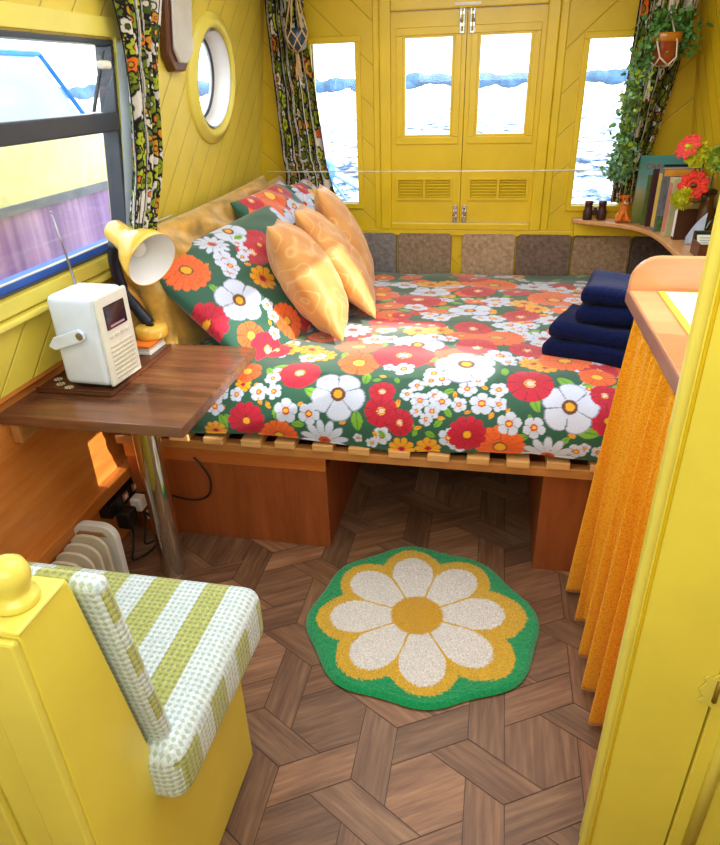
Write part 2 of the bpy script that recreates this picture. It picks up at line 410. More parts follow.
# floor: hexagons woven together with parallelogram planks
def build_floor():
    s = .109; bm = bmesh.new(); uvl = bm.loops.layers.uv.new('UVMap'); cl = bm.verts.layers.float_color.new('Col')
    c0 = V((.207, 1.152, 0)); t1 = V((0, 3*s, 0)); t2 = V((3*s*math.cos(PI/6), 1.5*s, 0))
    def plank(pts, d, gap=.0011):
        cen = sum(pts, V())/len(pts); tone = random.choice([.76, .85, .93, .97, 1.02, 1.10, 1.26])*random.uniform(.94, 1.05)
        wt = random.uniform(-.05, .05); rgb = (tone*(1+wt), tone, tone*(1-wt)); off = V((random.uniform(0, 20), random.uniform(0, 20), 0)); e = V((-d.y, d.x, 0)); vs = []
        for p in pts:
            q = cen+(p-cen)*(1-gap/((p-cen).length*.6)); v = bm.verts.new((q.x, q.y, 0)); v[cl] = (*rgb, 1); vs.append(v)
        f = bm.faces.new(vs)
        for l in f.loops: l[uvl].uv = ((l.vert.co-cen).dot(d)+off.x, (l.vert.co-cen).dot(e)+off.y)
    def rot(v, a): return Matrix.Rotation(a, 3, 'Z') @ v
    for i in range(-14, 15):
        for j in range(-14, 15):
            c = c0+t1*i+t2*j
            if not (-1.75 < c.x < 1.4 and -.9 < c.y < 3.95): continue
            gd = rot(V((0, 1, 0)), random.choice([-1, 1, -1, 1, 0])*PI/3)
            hexp = [c+rot(V((0, s, 0)), -k*PI/3) for k in range(6)]
            plank(hexp, gd)
            for k in range(3):
                a = -k*PI/3
                p0 = c+rot(V((-.866*s, -.5*s, 0)), a); d = rot(V((0, 1, 0)), a); e = rot(V((-.866, .5, 0)), a)
                plank([p0, p0+d*2*s, p0+d*2*s+e*s, p0+e*s], d)
    # dark joints
    vs = [bm.verts.new(p) for p in ((-1.4, -.6, -.0015), (1.05, -.6, -.0015), (1.05, 3.65, -.0015), (-1.4, 3.65, -.0015))]
    for v in vs: v[cl] = (.22, .2, .18, 1)
    bm.faces.new(vs)
    me = bpy.data.meshes.new('floor'); bm.to_mesh(me); bm.free()
    struct(link('floor', me, M['floor']))
build_floor()

# left wall
struct(link('wall_left', holed(rect(-.6, YE+.05, .80, 2.15), [rect(.9, 2.14, 1.063, 1.687), circle(2.93, 1.575, .190, 48)], lambda y, z: (LX(z), y, z), (-.06, 0, 0)), M['b_left']))
struct(B().box(-1.41, -1.345, -.6, YE+.05, 0, .802).out('wall_left_lower', M['ply']))
struct(B().box(-1.38, -1.318, -.6, YE, .782, .808).out('trim_1', M['ply'], bevel=.004))
struct(B().box(-1.325, -1.262, -.6, 2.25, .985, 1.004).out('trim_2', M['yellow_pale'], bevel=.006))
struct(B().box(-1.346, -1.305, -.6, 1.86+1.7, .235, .285).out('trim_3', M['ply'], bevel=.004))
b = B()
for (y0, y1, z0, z1) in ((.8, 2.2, 1.692, 1.745), (2.142, 2.165, 1.0, 1.74), (.8, 2.2, 1.012, 1.058)):
    xm = LX((z0+z1)/2); b.prism([(LX(z0)-.004, y0, z0), (LX(z1)-.004, y0, z1), (LX(z1)+.014, y0, z1), (LX(z0)+.014, y0, z0)], (0, y1-y0, 0))
struct(b.out('trim_4', M['yellow_pale'], bevel=.003))
b = B()
for z0 in (1.80, 1.90, 2.0): b.prism([(LX(z0)-.002, -.6, z0), (LX(z0+.09)-.002, -.6, z0+.09), (LX(z0+.09)+.008, -.6, z0+.09), (LX(z0)+.008, -.6, z0)], (0, 2.65, 0))
struct(b.out('trim_5', M['yellow_pale'], bevel=.003))

# window_1: dark aluminium frame, two panes, the upper one a hopper
w1 = struct(empty('window_1', (LX(1.06), 1.5, 1.063)))
def wl(y, z, dx=0): return V((LX(z)+dx, y, z))
def wbar(b, y0, y1, z0, z1, d0=-.05, d1=.006):
    b.prism([wl(y0, z0, d0), wl(y0, z1, d0), wl(y0, z1, d1), wl(y0, z0, d1)], (0, y1-y0, 0)); return b
b = B(); wbar(b, .9, 2.14, 1.672, 1.687); wbar(b, .9, 2.14, 1.063, 1.072); wbar(b, 2.124, 2.14, 1.080, 1.672); wbar(b, .9, .93, 1.080, 1.672)
b.out('window_frame', M['dark_frame'], w1, bevel=.003)
wbar(B(), .93, 2.124, 1.43, 1.487, -.045, .012).out('transom_bar', M['dark_frame'], w1, bevel=.006)
B().prism([wl(.93, 1.088, -.03), wl(2.124, 1.088, -.03), wl(2.124, 1.43, -.03), wl(.93, 1.43, -.03)], (-.004, 0, 0)).out('lower_pane', M['glass'], w1)
B().prism([(LX(1.487)-.03, .93, 1.487), (LX(1.487)-.03, 2.1, 1.487), (LX(1.65)+.045, 2.1, 1.65), (LX(1.65)+.045, .93, 1.65)], (-.004, 0, 0)).out('hopper_pane', M['glass'], w1)
B().box(LX(1.63)+.03, LX(1.63)+.055, 1.985, 2.035, 1.605, 1.628).out('hopper_catch', M['cream'], w1, bevel=.008)
B().prism([wl(2.035, 1.49, -.02), wl(2.045, 1.49, -.02), wl(2.045, 1.655, .03), wl(2.035, 1.655, .03)], (-.008, 0, 0)).out('hopper_stay', M['dark_frame'], w1)
wbar(B(), .93, 2.124, 1.072, 1.098, -.04, .0).out('glazing_seal', plain('blue_seal', (40, 92, 190), .5), w1)

# window_2: the porthole
w2 = struct(empty('window_2', (LX(1.575), 2.93, 1.34)))
ax = V((1, 0, -.12)).normalized()
cen = V((LX(1.575), 2.93, 1.575))
B().lathe([(.192, -.01), (.192, .014), (.202, .026), (.220, .026), (.226, .016), (.246, .014), (.25, .006), (.25, -.01)], cen, ax, 56).out('porthole_ring', M['yellow_pale'], w2, smooth=True)
B().lathe([(.186, .012), (.186, -.075), (.160, -.078), (.160, -.066), (.178, -.062), (.180, .012)], cen, ax, 56).out('porthole_liner', M['white'], w2, smooth=True)
B().lathe([(0, -.07), (.162, -.07), (.162, -.066), (0, -.066)], cen, ax, 48).out('pane', M['glass'], w2)
B().lathe([(.165, -.064), (.165, -.056), (.157, -.056), (.157, -.064)], cen, ax, 48).out('rubber_seal', M['dark_frame'], w2, smooth=True)

# right wall (mostly outside the frame; its window lets the sun in)
struct(link('wall_right', holed(rect(-.6, YE+.05, 0, 2.15), [rect(1.35, 2.36, 1.06, 1.69)], lambda y, z: (RX(z), y, z), (.06, 0, 0)), M['b_right']))
w5 = struct(empty('window_5', (RX(1.06), 1.9, 1.06)))
b = B()
for (y0, y1, z0, z1) in ((1.35, 2.36, 1.655, 1.69), (1.35, 2.36, 1.06, 1.09), (2.33, 2.36, 1.09, 1.655), (1.35, 1.38, 1.09, 1.655)):
    b.prism([(RX(z0)-.006, y0, z0), (RX(z1)-.006, y0, z1), (RX(z1)+.05, y0, z1), (RX(z0)+.05, y0, z0)], (0, y1-y0, 0))
b.out('window_frame', M['dark_frame'], w5, bevel=.003)
B().prism([(RX(1.09)+.03, 1.38, 1.09), (RX(1.09)+.03, 2.33, 1.09), (RX(1.655)+.03, 2.33, 1.655), (RX(1.655)+.03, 1.38, 1.655)], (.004, 0, 0)).out('pane', M['glass'], w5)

# end wall
WL, WR = (-.955, -.735, .965, 1.722), (.375, .605, .958, 1.695)
struct(link('wall_end', holed(rect(-1.4, -.19, 0, 2.15), [rect(*WL)[:], rect(-.56, -.19-.0001, .865, 1.84)], lambda x, z: (x, YE, z), (0, .05, 0)), M['b_end_l']))
struct(link('wall_end_right', holed(rect(-.19, 1.05, 0, 2.15), [rect(*WR), rect(-.19+.0001, .18, .865, 1.84)], lambda x, z: (x, YE, z), (0, .05, 0)), M['b_end_r']))
def end_window(name, x0, x1, z0, z1):
    w = struct(empty(name, ((x0+x1)/2, YE, z0))); b = B(); t = .028
    for (a, c, d, e) in ((x0-t, x1+t, z1, z1+t), (x0-t, x1+t, z0-t, z0), (x0-t, x0, z0, z1), (x1, x1+t, z0, z1)): b.box(a, c, YE-.012, YE+.03, d, e)
    b.out('window_frame', M['yellow'], w, bevel=.004)
    B().box(x0, x1, YE+.03, YE+.034, z0, z1).out('pane', M['glass'], w)
end_window('window_3', *WL); end_window('window_4', *WR)
# architrave and plain strip round the doors
b = B()
for (x0, x1, z0, z1, y0) in ((-.61, -.555, .83, 1.90, YE-.02), (.175, .23, .83, 1.90, YE-.02), (-.555, .175, 1.84, 1.90, YE-.02), (-.555, .175, .83, .868, YE-.02)): b.box(x0, x1, y0, YE+.02, z0, z1)
for (x0, x1, z0, z1) in ((-.645, -.61, .83, 2.05), (.23, .27, .83, 2.05)): b.box(x0, x1, YE-.008, YE+.01, z0, z1)
struct(b.out('trim_6', M['yellow'], bevel=.006))
struct(B().box(-1.3, .95, YE-.016, YE+.01, .80, .832).out('trim_7', M['yellow'], bevel=.004))
d1 = struct(empty('door_1', (-.19, YE, .87)))
for side, (x0, x1, g0, g1, l0, l1) in ((-1, (-.557, -.1915, -.485, -.258, -.53, -.232)), (1, (-.1885, .177, -.122, .108, -.152, .155))):
    leaf = link('door_leaf', holed(rect(x0, x1, .87, 1.838), [rect(g0, g1, 1.30, 1.728), rect(l0+.012, l1-.012, .99, 1.085)], lambda x, z: (x, YE+.004, z), (0, .028, 0)), M['yellow'], d1)
    b = B()
    for (a, c, d, e) in ((g0-.045, g1+.045, 1.738, 1.772), (g0-.045, g1+.045, 1.255, 1.29), (g0-.045, g0-.012, 1.29, 1.738), (g1+.012, g1+.045, 1.29, 1.738)): b.box(a, c, YE-.003, YE+.006, d, e)
    b.out('glazing_bead', M['yellow'], leaf, bevel=.003)
    B().box(g0, g1, YE+.016, YE+.02, 1.30, 1.728).out('pane', M['glass'], leaf)
    b = B(); lm = (l0+l1)/2
    for (a, c, d, e) in ((l0, l1, 1.082, 1.095), (l0, l1, .98, .993), (l0, l0+.012, .993, 1.082), (l1-.012, l1, .993, 1.082), (lm-.007, lm+.007, .993, 1.082)): b.box(a, c, YE-.004, YE+.02, d, e)
    for k in range(6):
        z = 1.0+k*.0150
        for (a, c) in ((l0+.012, lm-.007), (lm+.007, l1-.012)): b.prism([(a, YE-.001, z-.004), (a, YE+.003, z-.006), (a, YE+.018, z+.007), (a, YE+.014, z+.009)], (c-a, 0, 0))
    b.out('louvre_vent', M['yellow'], leaf, bevel=.0015)
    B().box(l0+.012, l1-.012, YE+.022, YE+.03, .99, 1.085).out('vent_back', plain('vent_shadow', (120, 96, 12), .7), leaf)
    bx = -.19+side*.024
    for (z0, z1) in ((1.738, 1.845), (.868, .955)):
        bo = B().box(bx-.012, bx+.012, YE-.004, YE+.005, z0, z1).out('door_bolt', M['steel'], leaf, bevel=.002)
        B().tube([(bx, YE-.01, z0+.01), (bx, YE-.01, z1+(.01 if z0 > 1 else -.01))], .0055, 10).box(bx-.009, bx+.009, YE-.014, YE-.002, z0+.03, z0+.042).box(bx-.009, bx+.009, YE-.014, YE-.002, z1-.03, z1-.018).ball((bx+side*.004, YE-.02, (z0+z1)/2), .008).out('bolt_bar', M['chrome'], bo, smooth=False)
B().box(-.205, -.175, YE+.034, YE+.045, .87, 1.838).out('meeting_strip', M['yellow'], d1)
B().box(-.25, -.13, YE-.026, YE-.018, 1.85, 1.862).out('bolt_keep', M['cream'], d1)

struct(B().box(-1.40, 1.05, -.66, -.6, 0, 2.14).out('rear_light_block', M['yellow_pale']))  # unseen sheet added behind the camera to block the sky light from there
# ceiling
struct(B().box(-1.40, 1.05, -.6, 3.65, 2.10, 2.14).out('ceiling', M['yellow_pale']))

# carpet squares along the foot of the end wall
cname = ['blue-grey carpet square beside the gold cushions on the end wall', 'mottled brown-grey carpet square under the left door leaf', 'light tan carpet square under the right door leaf',
         'dark taupe carpet square between the two tan ones', 'tan carpet square under the right end window', 'near-black brown carpet square below the curved shelf']
for k, (x0, x1) in enumerate(((-.86, -.528), (-.518, -.226), (-.168, .112), (.120, .400), (.408, .690), (.698, .94))):
    b = B(); r = .022; z0, z1 = .56, .812
    pts = [(x0+r*(1-math.sin(a)), YE-.026, z1-r*(1-math.cos(a))) for a in [PI/2*i/5 for i in range(5, -1, -1)]][::1]
    pts += [(x1-r*(1-math.sin(a)), YE-.026, z1-r*(1-math.cos(a))) for a in [PI/2*i/5 for i in range(6)]]
    b.prism(pts+[(x1, YE-.026, z0), (x0, YE-.026, z0)], (0, .025, 0))
    o = b.out('carpet_square', M['carpets'][k], bevel=.004, origin=((x0+x1)/2, YE, z0)); tag(o, cname[k], 'carpet tile', 'carpet squares on the end wall')

# ------------------------------------------------------------------ outside
def ground_mat():
    t = NT('sunlit_bank'); co = t.coord('Object', (1, .5, 1)); n = t.noise(co, 2.2, 8, .75)
    t.base(t.ramp(n, [(.40, (26, 46, 78)), (.47, (120, 146, 166)), (.52, (232, 230, 224))])); t.set(.9, 0, .2); return t.m
g = B().box(-40, 40, 4.6, 90, -.35, -.30).out('ground_outside', ground_mat()); struct(g)
struct(B().box(-40, -1.5, -6, 4.6, -.62, -.60).out('canal_water', plain('canal_water', (120, 140, 150), .1, var=.2, scale=2)))
b = B()
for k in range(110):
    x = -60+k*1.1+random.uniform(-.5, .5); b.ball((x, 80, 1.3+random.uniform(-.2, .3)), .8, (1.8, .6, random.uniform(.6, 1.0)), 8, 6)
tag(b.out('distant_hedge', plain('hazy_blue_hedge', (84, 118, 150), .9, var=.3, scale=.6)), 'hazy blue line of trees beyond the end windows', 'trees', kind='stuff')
po = thing('mooring_post', 'blue mooring post with two ropes outside the left end window', 'post', (-1.36, 5.4, -.3))
B().lathe([(0, 0), (.05, 0), (.045, 1.15), (.07, 1.18), (.07, 1.26), (0, 1.3)], (-1.36, 5.4, -.3), seg=14).out('post', plain('blue_post', (60, 110, 190), .5), po, smooth=True)
B().tube([(-1.36, 5.4, .92), (-1.1, 5.4, .78), (-.9, 5.4, .6)], .012, 6).tube([(-1.36, 5.4, .9), (-1.15, 5.4, .62), (-1.0, 5.4, .35)], .012, 6).out('mooring_rope', plain('blue_rope', (110, 150, 210), .8), po)
nb = thing('narrowboat', 'neighbouring narrowboat with cream and purple side seen through the window', 'boat', (-2.3, 3, -.6))
NX = -2.2
B().box(NX-1.6, NX, .2, 9, 1.085, 1.36).out('cabin_side', plain('cream_yellow_side', (246, 240, 178), .5), nb)
B().box(NX-1.62, NX+.02, .2, 9, 1.05, 1.09).out('rubbing_strake', plain('grey_strake', (112, 118, 132), .5), nb)
t_ = NT('purple_panel'); co = t_.coord('Object', (1, 9, .6)); t_.base(t_.ramp(t_.noise(co, 1.6, 2), [(.3, (128, 92, 150)), (.6, (170, 132, 186)), (.8, (200, 170, 210))])); t_.set(.2)
B().box(NX-1.6, NX+.005, .2, 9, .68, 1.05).out('side_panel', t_.m, nb)
B().box(NX-1.62, NX+.03, .2, 9, .50, .68).out('gunwale', plain('blue_gunwale', (104, 142, 206), .4), nb, bevel=.01)
B().box(NX-1.6, NX-.02, .2, 9, -.6, .5).out('hull', plain('dark_hull', (40, 52, 84), .5), nb)
B().prism([(NX-.02, .2, 1.36), (NX-.25, .2, 1.72), (NX-1.35, .2, 1.72), (NX-1.58, .2, 1.36)], (0, 3.35, 0)).out('roof_cover', plain('pale_cyan_cover', (176, 226, 240), .5, var=.12, scale=2), nb, bevel=.02)
B().tube([(NX-.015, .2, 1.375), (NX-.245, .2, 1.73), (NX-.245, 3.56, 1.73), (NX-.015, 3.56, 1.375)], .014, 6).tube([(NX-.015, 2.2, 1.375), (NX-.24, 2.2, 1.735)], .012, 6).out('cover_edging', plain('blue_edging', (30, 110, 190), .5), nb)

# ------------------------------------------------------------------ light
w = bpy.data.worlds.new('sky'); SC.world = w; w.use_nodes = True
nt = w.node_tree; bg = nt.nodes['Background']; bg.inputs[1].default_value = 4.2
tc = nt.nodes.new('ShaderNodeTexCoord'); sp = nt.nodes.new('ShaderNodeSeparateXYZ'); rp = nt.nodes.new('ShaderNodeValToRGB')
nt.links.new(tc.outputs['Generated'], sp.inputs[0]); nt.links.new(sp.outputs[2], rp.inputs[0]); nt.links.new(rp.outputs[0], bg.inputs[0])
rp.color_ramp.elements[0].color = (.95, .97, 1, 1); rp.color_ramp.elements[1].color = (.62, .78, 1, 1)
def area(name, loc, rot, sx, sy, e, c=(1, 1, 1)):
    l = bpy.data.lights.new(name, 'AREA'); l.shape = 'RECTANGLE'; l.size = sx; l.size_y = sy; l.energy = e; l.color = c
    o = bpy.data.objects.new(name, l); COL.objects.link(o); o.location = loc; o.rotation_euler = rot; return o
area('ceiling_fill', (-.15, 1.7, 2.08), (0, 0, 0), 1.2, 2.6, 30, (.90, .94, 1))  # unseen fill lamp added overhead to lift the whole cabin, no fitting there
area('rear_fill', (-.1, -.5, 1.75), (math.radians(66), 0, 0), 1.6, .8, 21, (.88, .94, 1))  # unseen fill lamp added behind the camera to brighten the foreground, no hatch there
sl = bpy.data.lights.new('sun', 'SUN'); sl.energy = 7; sl.angle = math.radians(1.0); sl.color = (1, .94, .82)
so = bpy.data.objects.new('sun', sl); COL.objects.link(so); so.rotation_euler = V((-.905, .12, -.41)).to_track_quat('-Z', 'Y').to_euler()

# ------------------------------------------------------------------ camera
cd = bpy.data.cameras.new('camera'); cam = bpy.data.objects.new('camera', cd); COL.objects.link(cam)
Rm = Matrix(((0.98058009, -0.06545512, 0.18487379), (0.19399031, 0.46223207, -0.86527988), (-0.02881759, 0.88433994, 0.46595323)))
cam.matrix_world = Matrix.Translation((0, 0, 1.55)) @ Rm.to_4x4()
cd.sensor_fit = 'HORIZONTAL'; cd.sensor_width = 36; cd.lens = 36*646.762/720; cd.clip_start = .02; cd.clip_end = 300
SC.camera = cam
SC.view_settings.view_transform = 'Standard'; SC.view_settings.look = 'None'; SC.view_settings.exposure = .12

# ================================================================== THINGS
def puffy(name, c, u, v, hw, hh, th, pinch=.08, power=.5, nu=60, nv=60, wr=0., colf=None, lean=.0, uvf=None):
    """a stuffed square: c centre, u and v its edges, th half thickness; two faces meeting at the seam"""
    c, u, v = V(c), V(u).normalized(), V(v); v = (v-u*v.dot(u)).normalized(); n = u.cross(v)
    s = np.linspace(-1, 1, nu)[None, :].repeat(nv, 0); t = np.linspace(-1, 1, nv)[:, None].repeat(nu, 1)
    ps, cs = [], []
    rs = np.random.RandomState(int(abs(c.x*100)+abs(c.y*1000)) % 9999)
    k1 = rs.uniform(3, 7, (6, 2)); ph = rs.uniform(0, 6.28, 6)
    for sg in (1, -1):
        a = s*hw*(1-pinch*(1-t*t)*np.abs(s)); b = t*hh*(1-pinch*(1-s*s)*np.abs(t))
        h = th*np.power(np.clip((1-s**2)*(1-t**2), 0, 1), power)
        wob = sum(np.sin(k1[i, 0]*s*2+k1[i, 1]*t*2+ph[i]) for i in range(6))/6
        h = sg*(h*(1+wr*3*wob)) + lean*(1-s*s)*(1-t*t)
        P = np.array(c)[None, None]+a[..., None]*np.array(u)+b[..., None]*np.array(v)+h[..., None]*np.array(n)
        ps.append(P if sg > 0 else P[:, ::-1]); cc = colf(a, b, sg) if colf else None
        if cc is not None: cs.append(cc if sg > 0 else cc[:, ::-1])
    P = np.concatenate(ps, 0); me = grid_mesh(name, P, np.concatenate(cs, 0) if cs else None)
    bm = bmesh.new(); bm.from_mesh(me)                       # drop the strip that joined the two grids, weld the seam
    bm.verts.ensure_lookup_table(); lim = nu*nv
    bad = [f for f in bm.faces if len({v_.index < lim for v_ in f.verts}) > 1]; bmesh.ops.delete(bm, geom=bad, context='FACES_ONLY')
    bmesh.ops.remove_doubles(bm, verts=bm.verts, dist=1e-5); bmesh.ops.recalc_face_normals(bm, faces=bm.faces); bm.to_mesh(me); bm.free(); return me

# ---- bed
PROF = [(1.835, .475), (1.82, .52), (1.835, .60), (1.875, .66), (1.96, .693), (2.1, .70), (3.0, .65), (3.56, .60)]
FLOWERS = [('L',-0.601,0.074,0.023),('L',-0.401,0.101,0.036),('L',-0.35,0.26,0.017),('L',-0.283,0.261,0.016),('L',-0.11,0.22,0.019),('L',-0.108,0.147,0.019),('L',-0.137,0.109,0.019),('L',-0.317,0.063,0.016),('L',-0.21,0.074,0.016),('L',-0.161,0.071,0.019),('L',-0.172,0.401,0.034),('L',0.317,0.112,0.037),('L',0.063,0.327,0.026),('L',0.12,0.078,0.025),('L',0.145,0.144,0.012),('L',-0.193,1.103,0.04),('L',-0.721,0.262,0.024),('L',-0.09,0.571,0.033),('L',-0.842,0.079,0.024),('L',0.255,0.081,0.019),('L',-0.023,1.25,0.036),('L',0.394,0.075,0.015),('l',-0.333,0.281,0.013),('l',-0.269,0.166,0.016),('l',-0.128,0.127,0.013),('l',-0.09,0.208,0.014),('l',-0.201,0.091,0.013),('l',-0.34,0.061,0.013),('l',-0.448,0.091,0.013),('l',-0.705,0.133,0.015),('l',-0.865,0.116,0.014),('l',0.002,0.242,0.014),('l',0.027,0.143,0.014),('l',0.274,0.099,0.014),('l',-0.754,0.198,0.013),('Y',-0.618,0.437,0.043),('Y',-0.562,0.39,0.042),('Y',-0.253,0.013,0.043),('Y',-0.167,0.017,0.042),('Y',-0.301,1.584,0.066),('Y',-0.212,1.623,0.056),('Y',-0.265,0.697,0.054),('Y',-0.182,0.722,0.05),('Y',0.148,1.181,0.057),('Y',0.2,1.102,0.047),('Y',0.161,0.415,0.05),('Y',0.192,0.38,0.04),('Y',-0.8,0.199,0.027),('Y',-0.896,0.026,0.041),('o',-0.67,0.018,0.065),('o',0.061,0.037,0.076),('o',-0.107,0.444,0.069),('o',0.283,1.288,0.108),('o',0.261,0.455,0.081),('o',0.035,0.674,0.097),('o',0.014,1.574,0.11),('O',-0.427,0.348,0.065),('O',-0.441,1.071,0.066),('O',-0.506,1.267,0.085),('O',-0.459,0.506,0.08),('O',0.351,0.332,0.057),('O',0.314,1.084,0.055),('O',-0.067,1.226,0.045),('O',-0.799,0.256,0.048),('D',-0.781,0.076,0.064),('D',-0.044,0.079,0.06),('D',0.375,0.153,0.049),('A',-0.513,0.015,0.081),('A',0.209,0.006,0.082),('A',-0.594,1.544,0.087),('A',-0.522,0.703,0.071),('A',0.208,1.575,0.084),('A',0.25,0.921,0.072),('A',0.206,0.698,0.075),('W',-0.469,0.184,0.089),('W',-0.064,0.358,0.094),('W',0.262,0.189,0.086),('W',-0.286,1.382,0.091),('W',-0.082,1.066,0.086),('W',-0.248,0.548,0.088),('R',-0.614,0.26,0.068),('R',-0.283,0.429,0.098),('R',-0.325,0.207,0.042),('R',-0.322,0.137,0.052),('R',-0.259,0.104,0.042),('R',0.142,0.266,0.07),('R',-0.322,1.194,0.096),('R',-0.357,0.916,0.038),('R',-0.349,0.826,0.045),('R',-0.277,0.807,0.04),('R',-0.043,0.565,0.061),('R',-0.059,0.794,0.067),('R',-0.09,1.724,0.078),('R',-0.059,1.414,0.077),('R',0.122,1.392,0.061),('R',0.13,0.996,0.071),('R',-0.034,0.532,0.064),('R',0.14,0.545,0.057),('R',0.509,1.567,0.068),('R',-0.743,0.405,0.047),('R',0.367,0.24,0.043),('w',-0.741,0.175,0.03),('w',-0.702,0.229,0.027),('w',-0.688,0.178,0.027),('w',-0.642,0.116,0.04),('w',-0.563,0.111,0.036),('w',-0.872,0.168,0.027),('w',-0.818,0.164,0.024),('w',-0.893,0.121,0.031),('w',-0.269,0.327,0.037),('w',-0.321,0.336,0.02),('w',-0.243,0.2,0.023),('w',-0.215,0.238,0.026),('w',-0.172,0.26,0.026),('w',-0.199,0.18,0.029),('w',-0.153,0.199,0.026),('w',-0.129,0.181,0.029),('w',-0.209,0.144,0.019),('w',-0.158,0.147,0.025),('w',-0.176,0.12,0.022),('w',-0.075,0.175,0.025),('w',-0.004,0.182,0.038),('w',0.046,0.236,0.029),('w',0.049,0.182,0.025),('w',0.083,0.121,0.037),('w',0.159,0.113,0.034),('w',-0.398,0.041,0.016),('w',-0.352,0.027,0.02),('w',-0.425,1.513,0.06),('w',-0.176,1.522,0.05),('w',-0.317,1.069,0.048),('w',-0.245,0.963,0.038),('w',-0.193,0.892,0.037),('w',-0.16,0.958,0.038),('w',-0.388,0.708,0.039),('w',-0.416,0.598,0.045),('w',-0.358,0.594,0.034),('w',-0.193,0.63,0.034),('w',-0.14,0.624,0.03),('w',0.059,1.832,0.048),('w',0.026,1.238,0.063),('w',0.017,0.95,0.05),('w',-0.036,0.943,0.033),('w',0.084,0.856,0.044),('w',0.161,0.838,0.035),('w',0.046,0.466,0.048),('w',0.073,0.412,0.03),('w',0.327,1.516,0.058),('w',0.375,1.3,0.045),('w',0.314,0.06,0.018),('w',0.356,0.047,0.022),('w',0.268,1.689,0.051),('w',-0.574,0.381,0.021)]
bed = thing('bed', 'slatted pine bed on two red-brown plywood storage boxes under the floral cover', 'bed', (-.18, 2.6, 0))
def box_carcass(name, x0, x1, y0, y1, z1):
    b = B(); b.box(x0, x1, y0, y0+.018, 0, z1).box(x0, x0+.018, y0+.018, y1, 0, z1).box(x1-.018, x1, y0+.018, y1, 0, z1).box(x0+.018, x1-.018, y1-.018, y1, 0, z1).box(x0+.018, x1-.018, y0+.018, y1-.018, z1-.018, z1)
    return b.out(name, M['ply_red'], bed, bevel=.002)
box_carcass('storage_box', -1.30, -.528, 1.872, 3.5, .335)
box_carcass('storage_box', .21, .93, 1.872, 3.5, .40)
B().box(-1.30, -.528, 1.866, 1.884, .337, .412).out('box_rail', wood('orange_rail', (176, 92, 36), (208, 126, 58), 'x', .4), bed, bevel=.003)
B().box(-1.30, .92, 1.828, 1.866, .412, .448).out('front_rail', M['pine_dark'], bed, bevel=.004)
B().box(-1.30, .92, 3.46, 3.5, .412, .448).out('back_rail', M['pine_dark'], bed, bevel=.004)
for k in range(17):
    x = -1.165+k*.1285+random.uniform(-.006, .006)
    B().box(x-.036, x+.036, 1.812+random.uniform(-.004, .006), 3.5, .4485, .474).out('slat', M['pine'], bed, bevel=.003)
B().box(-1.27, .92, 1.87, 3.54, .4745, .565).out('mattress', plain('mattress_ticking', (196, 190, 178), .9), bed, bevel=.03, seg=3)

pts = np.array(PROF); seg = np.hypot(*np.diff(pts, axis=0).T); S = np.concatenate([[0], np.cumsum(seg)])
nu, nv = 560, 400
sv = np.concatenate([np.linspace(0, .36, 170), np.linspace(.362, S[-1], nv-170)])
xu = np.linspace(-1.29, .925, nu); U, W = np.meshgrid(xu, sv)
def smooth_prof(k):                      # rounded through the profile corners
    o = np.zeros_like(sv)
    for d in np.linspace(-.035, .035, 9): o += np.interp(np.clip(sv+d, 0, S[-1]), S, pts[:, k])
    return o/9
Yp, Zp = smooth_prof(0)[:, None].repeat(nu, 1), smooth_prof(1)[:, None].repeat(nu, 1)
Yp[:8] = np.minimum(Yp[:8], Yp[8])
wob = .004*np.sin(U*9+W*5)+.003*np.sin(U*17-W*11+1)+.003*np.sin(W*23+U*4)
edge = np.clip(1-W/.22, 0, 1)
Yp = Yp-np.abs(np.sin(U*11+np.sin(U*5)*2))*.008*edge; Zp = Zp+wob*np.clip(W/.3, 0, 1)+edge*.012*np.sin(U*7+.5)*np.clip(1-W/.08, 0, 1)
flw = [(t, x, y, r*(1.12 if y > .34 else 1.04)) for t, x, y, r in FLOWERS]
P = np.stack([U, Yp, Zp], -1)
col = print_floral(U, W, flw, 330, (-1.3, .93, 0, S[-1]), 3, 230)
o = link('bedspread', grid_mesh('bedspread', P, col), M['floral'], smooth=True, origin=(-.2, 2.6, .6), solid=.004)
tag(o, 'retro floral cotton cover spread over the whole bed', 'bedspread')

# ---- pillows against the left wall
me = puffy('pillow', (-1.13, 2.62, .885), (0.02, 1, .02), (-.16, 0, 1), .68, .255, .09, .04, .4, wr=.22)
o = link('pillow', me, M['gold'], smooth=True, origin=(-1.17, 2.62, .66)); tag(o, 'crumpled gold satin pillow on the left wall behind the nearest floral pillow', 'pillow', 'gold satin pillows along the left wall')
me = puffy('pillow', (-1.12, 3.27, .87), (0, 1, 0), (-.14, 0, 1), .27, .25, .11, .03, .38, wr=.08)
o = link('pillow', me, plain('plain_gold_satin', (200, 158, 66), .4, var=.12, scale=6, sheen=.3), smooth=True, origin=(-1.15, 3.27, .66)); tag(o, 'plain gold pillow in the far left corner beside the end curtain', 'pillow', 'gold satin pillows along the left wall')
me = puffy('pillow', (-1.19, 2.09, .83), (.25, 1, 0), (-.12, 0, 1), .15, .21, .055, .02, .4, wr=.2)
o = link('pillow', me, M['gold'], smooth=True, origin=(-1.2, 2.05, .66)); tag(o, 'end of a gold satin roll hanging behind the desk lamp', 'pillow', 'gold satin pillows along the left wall')
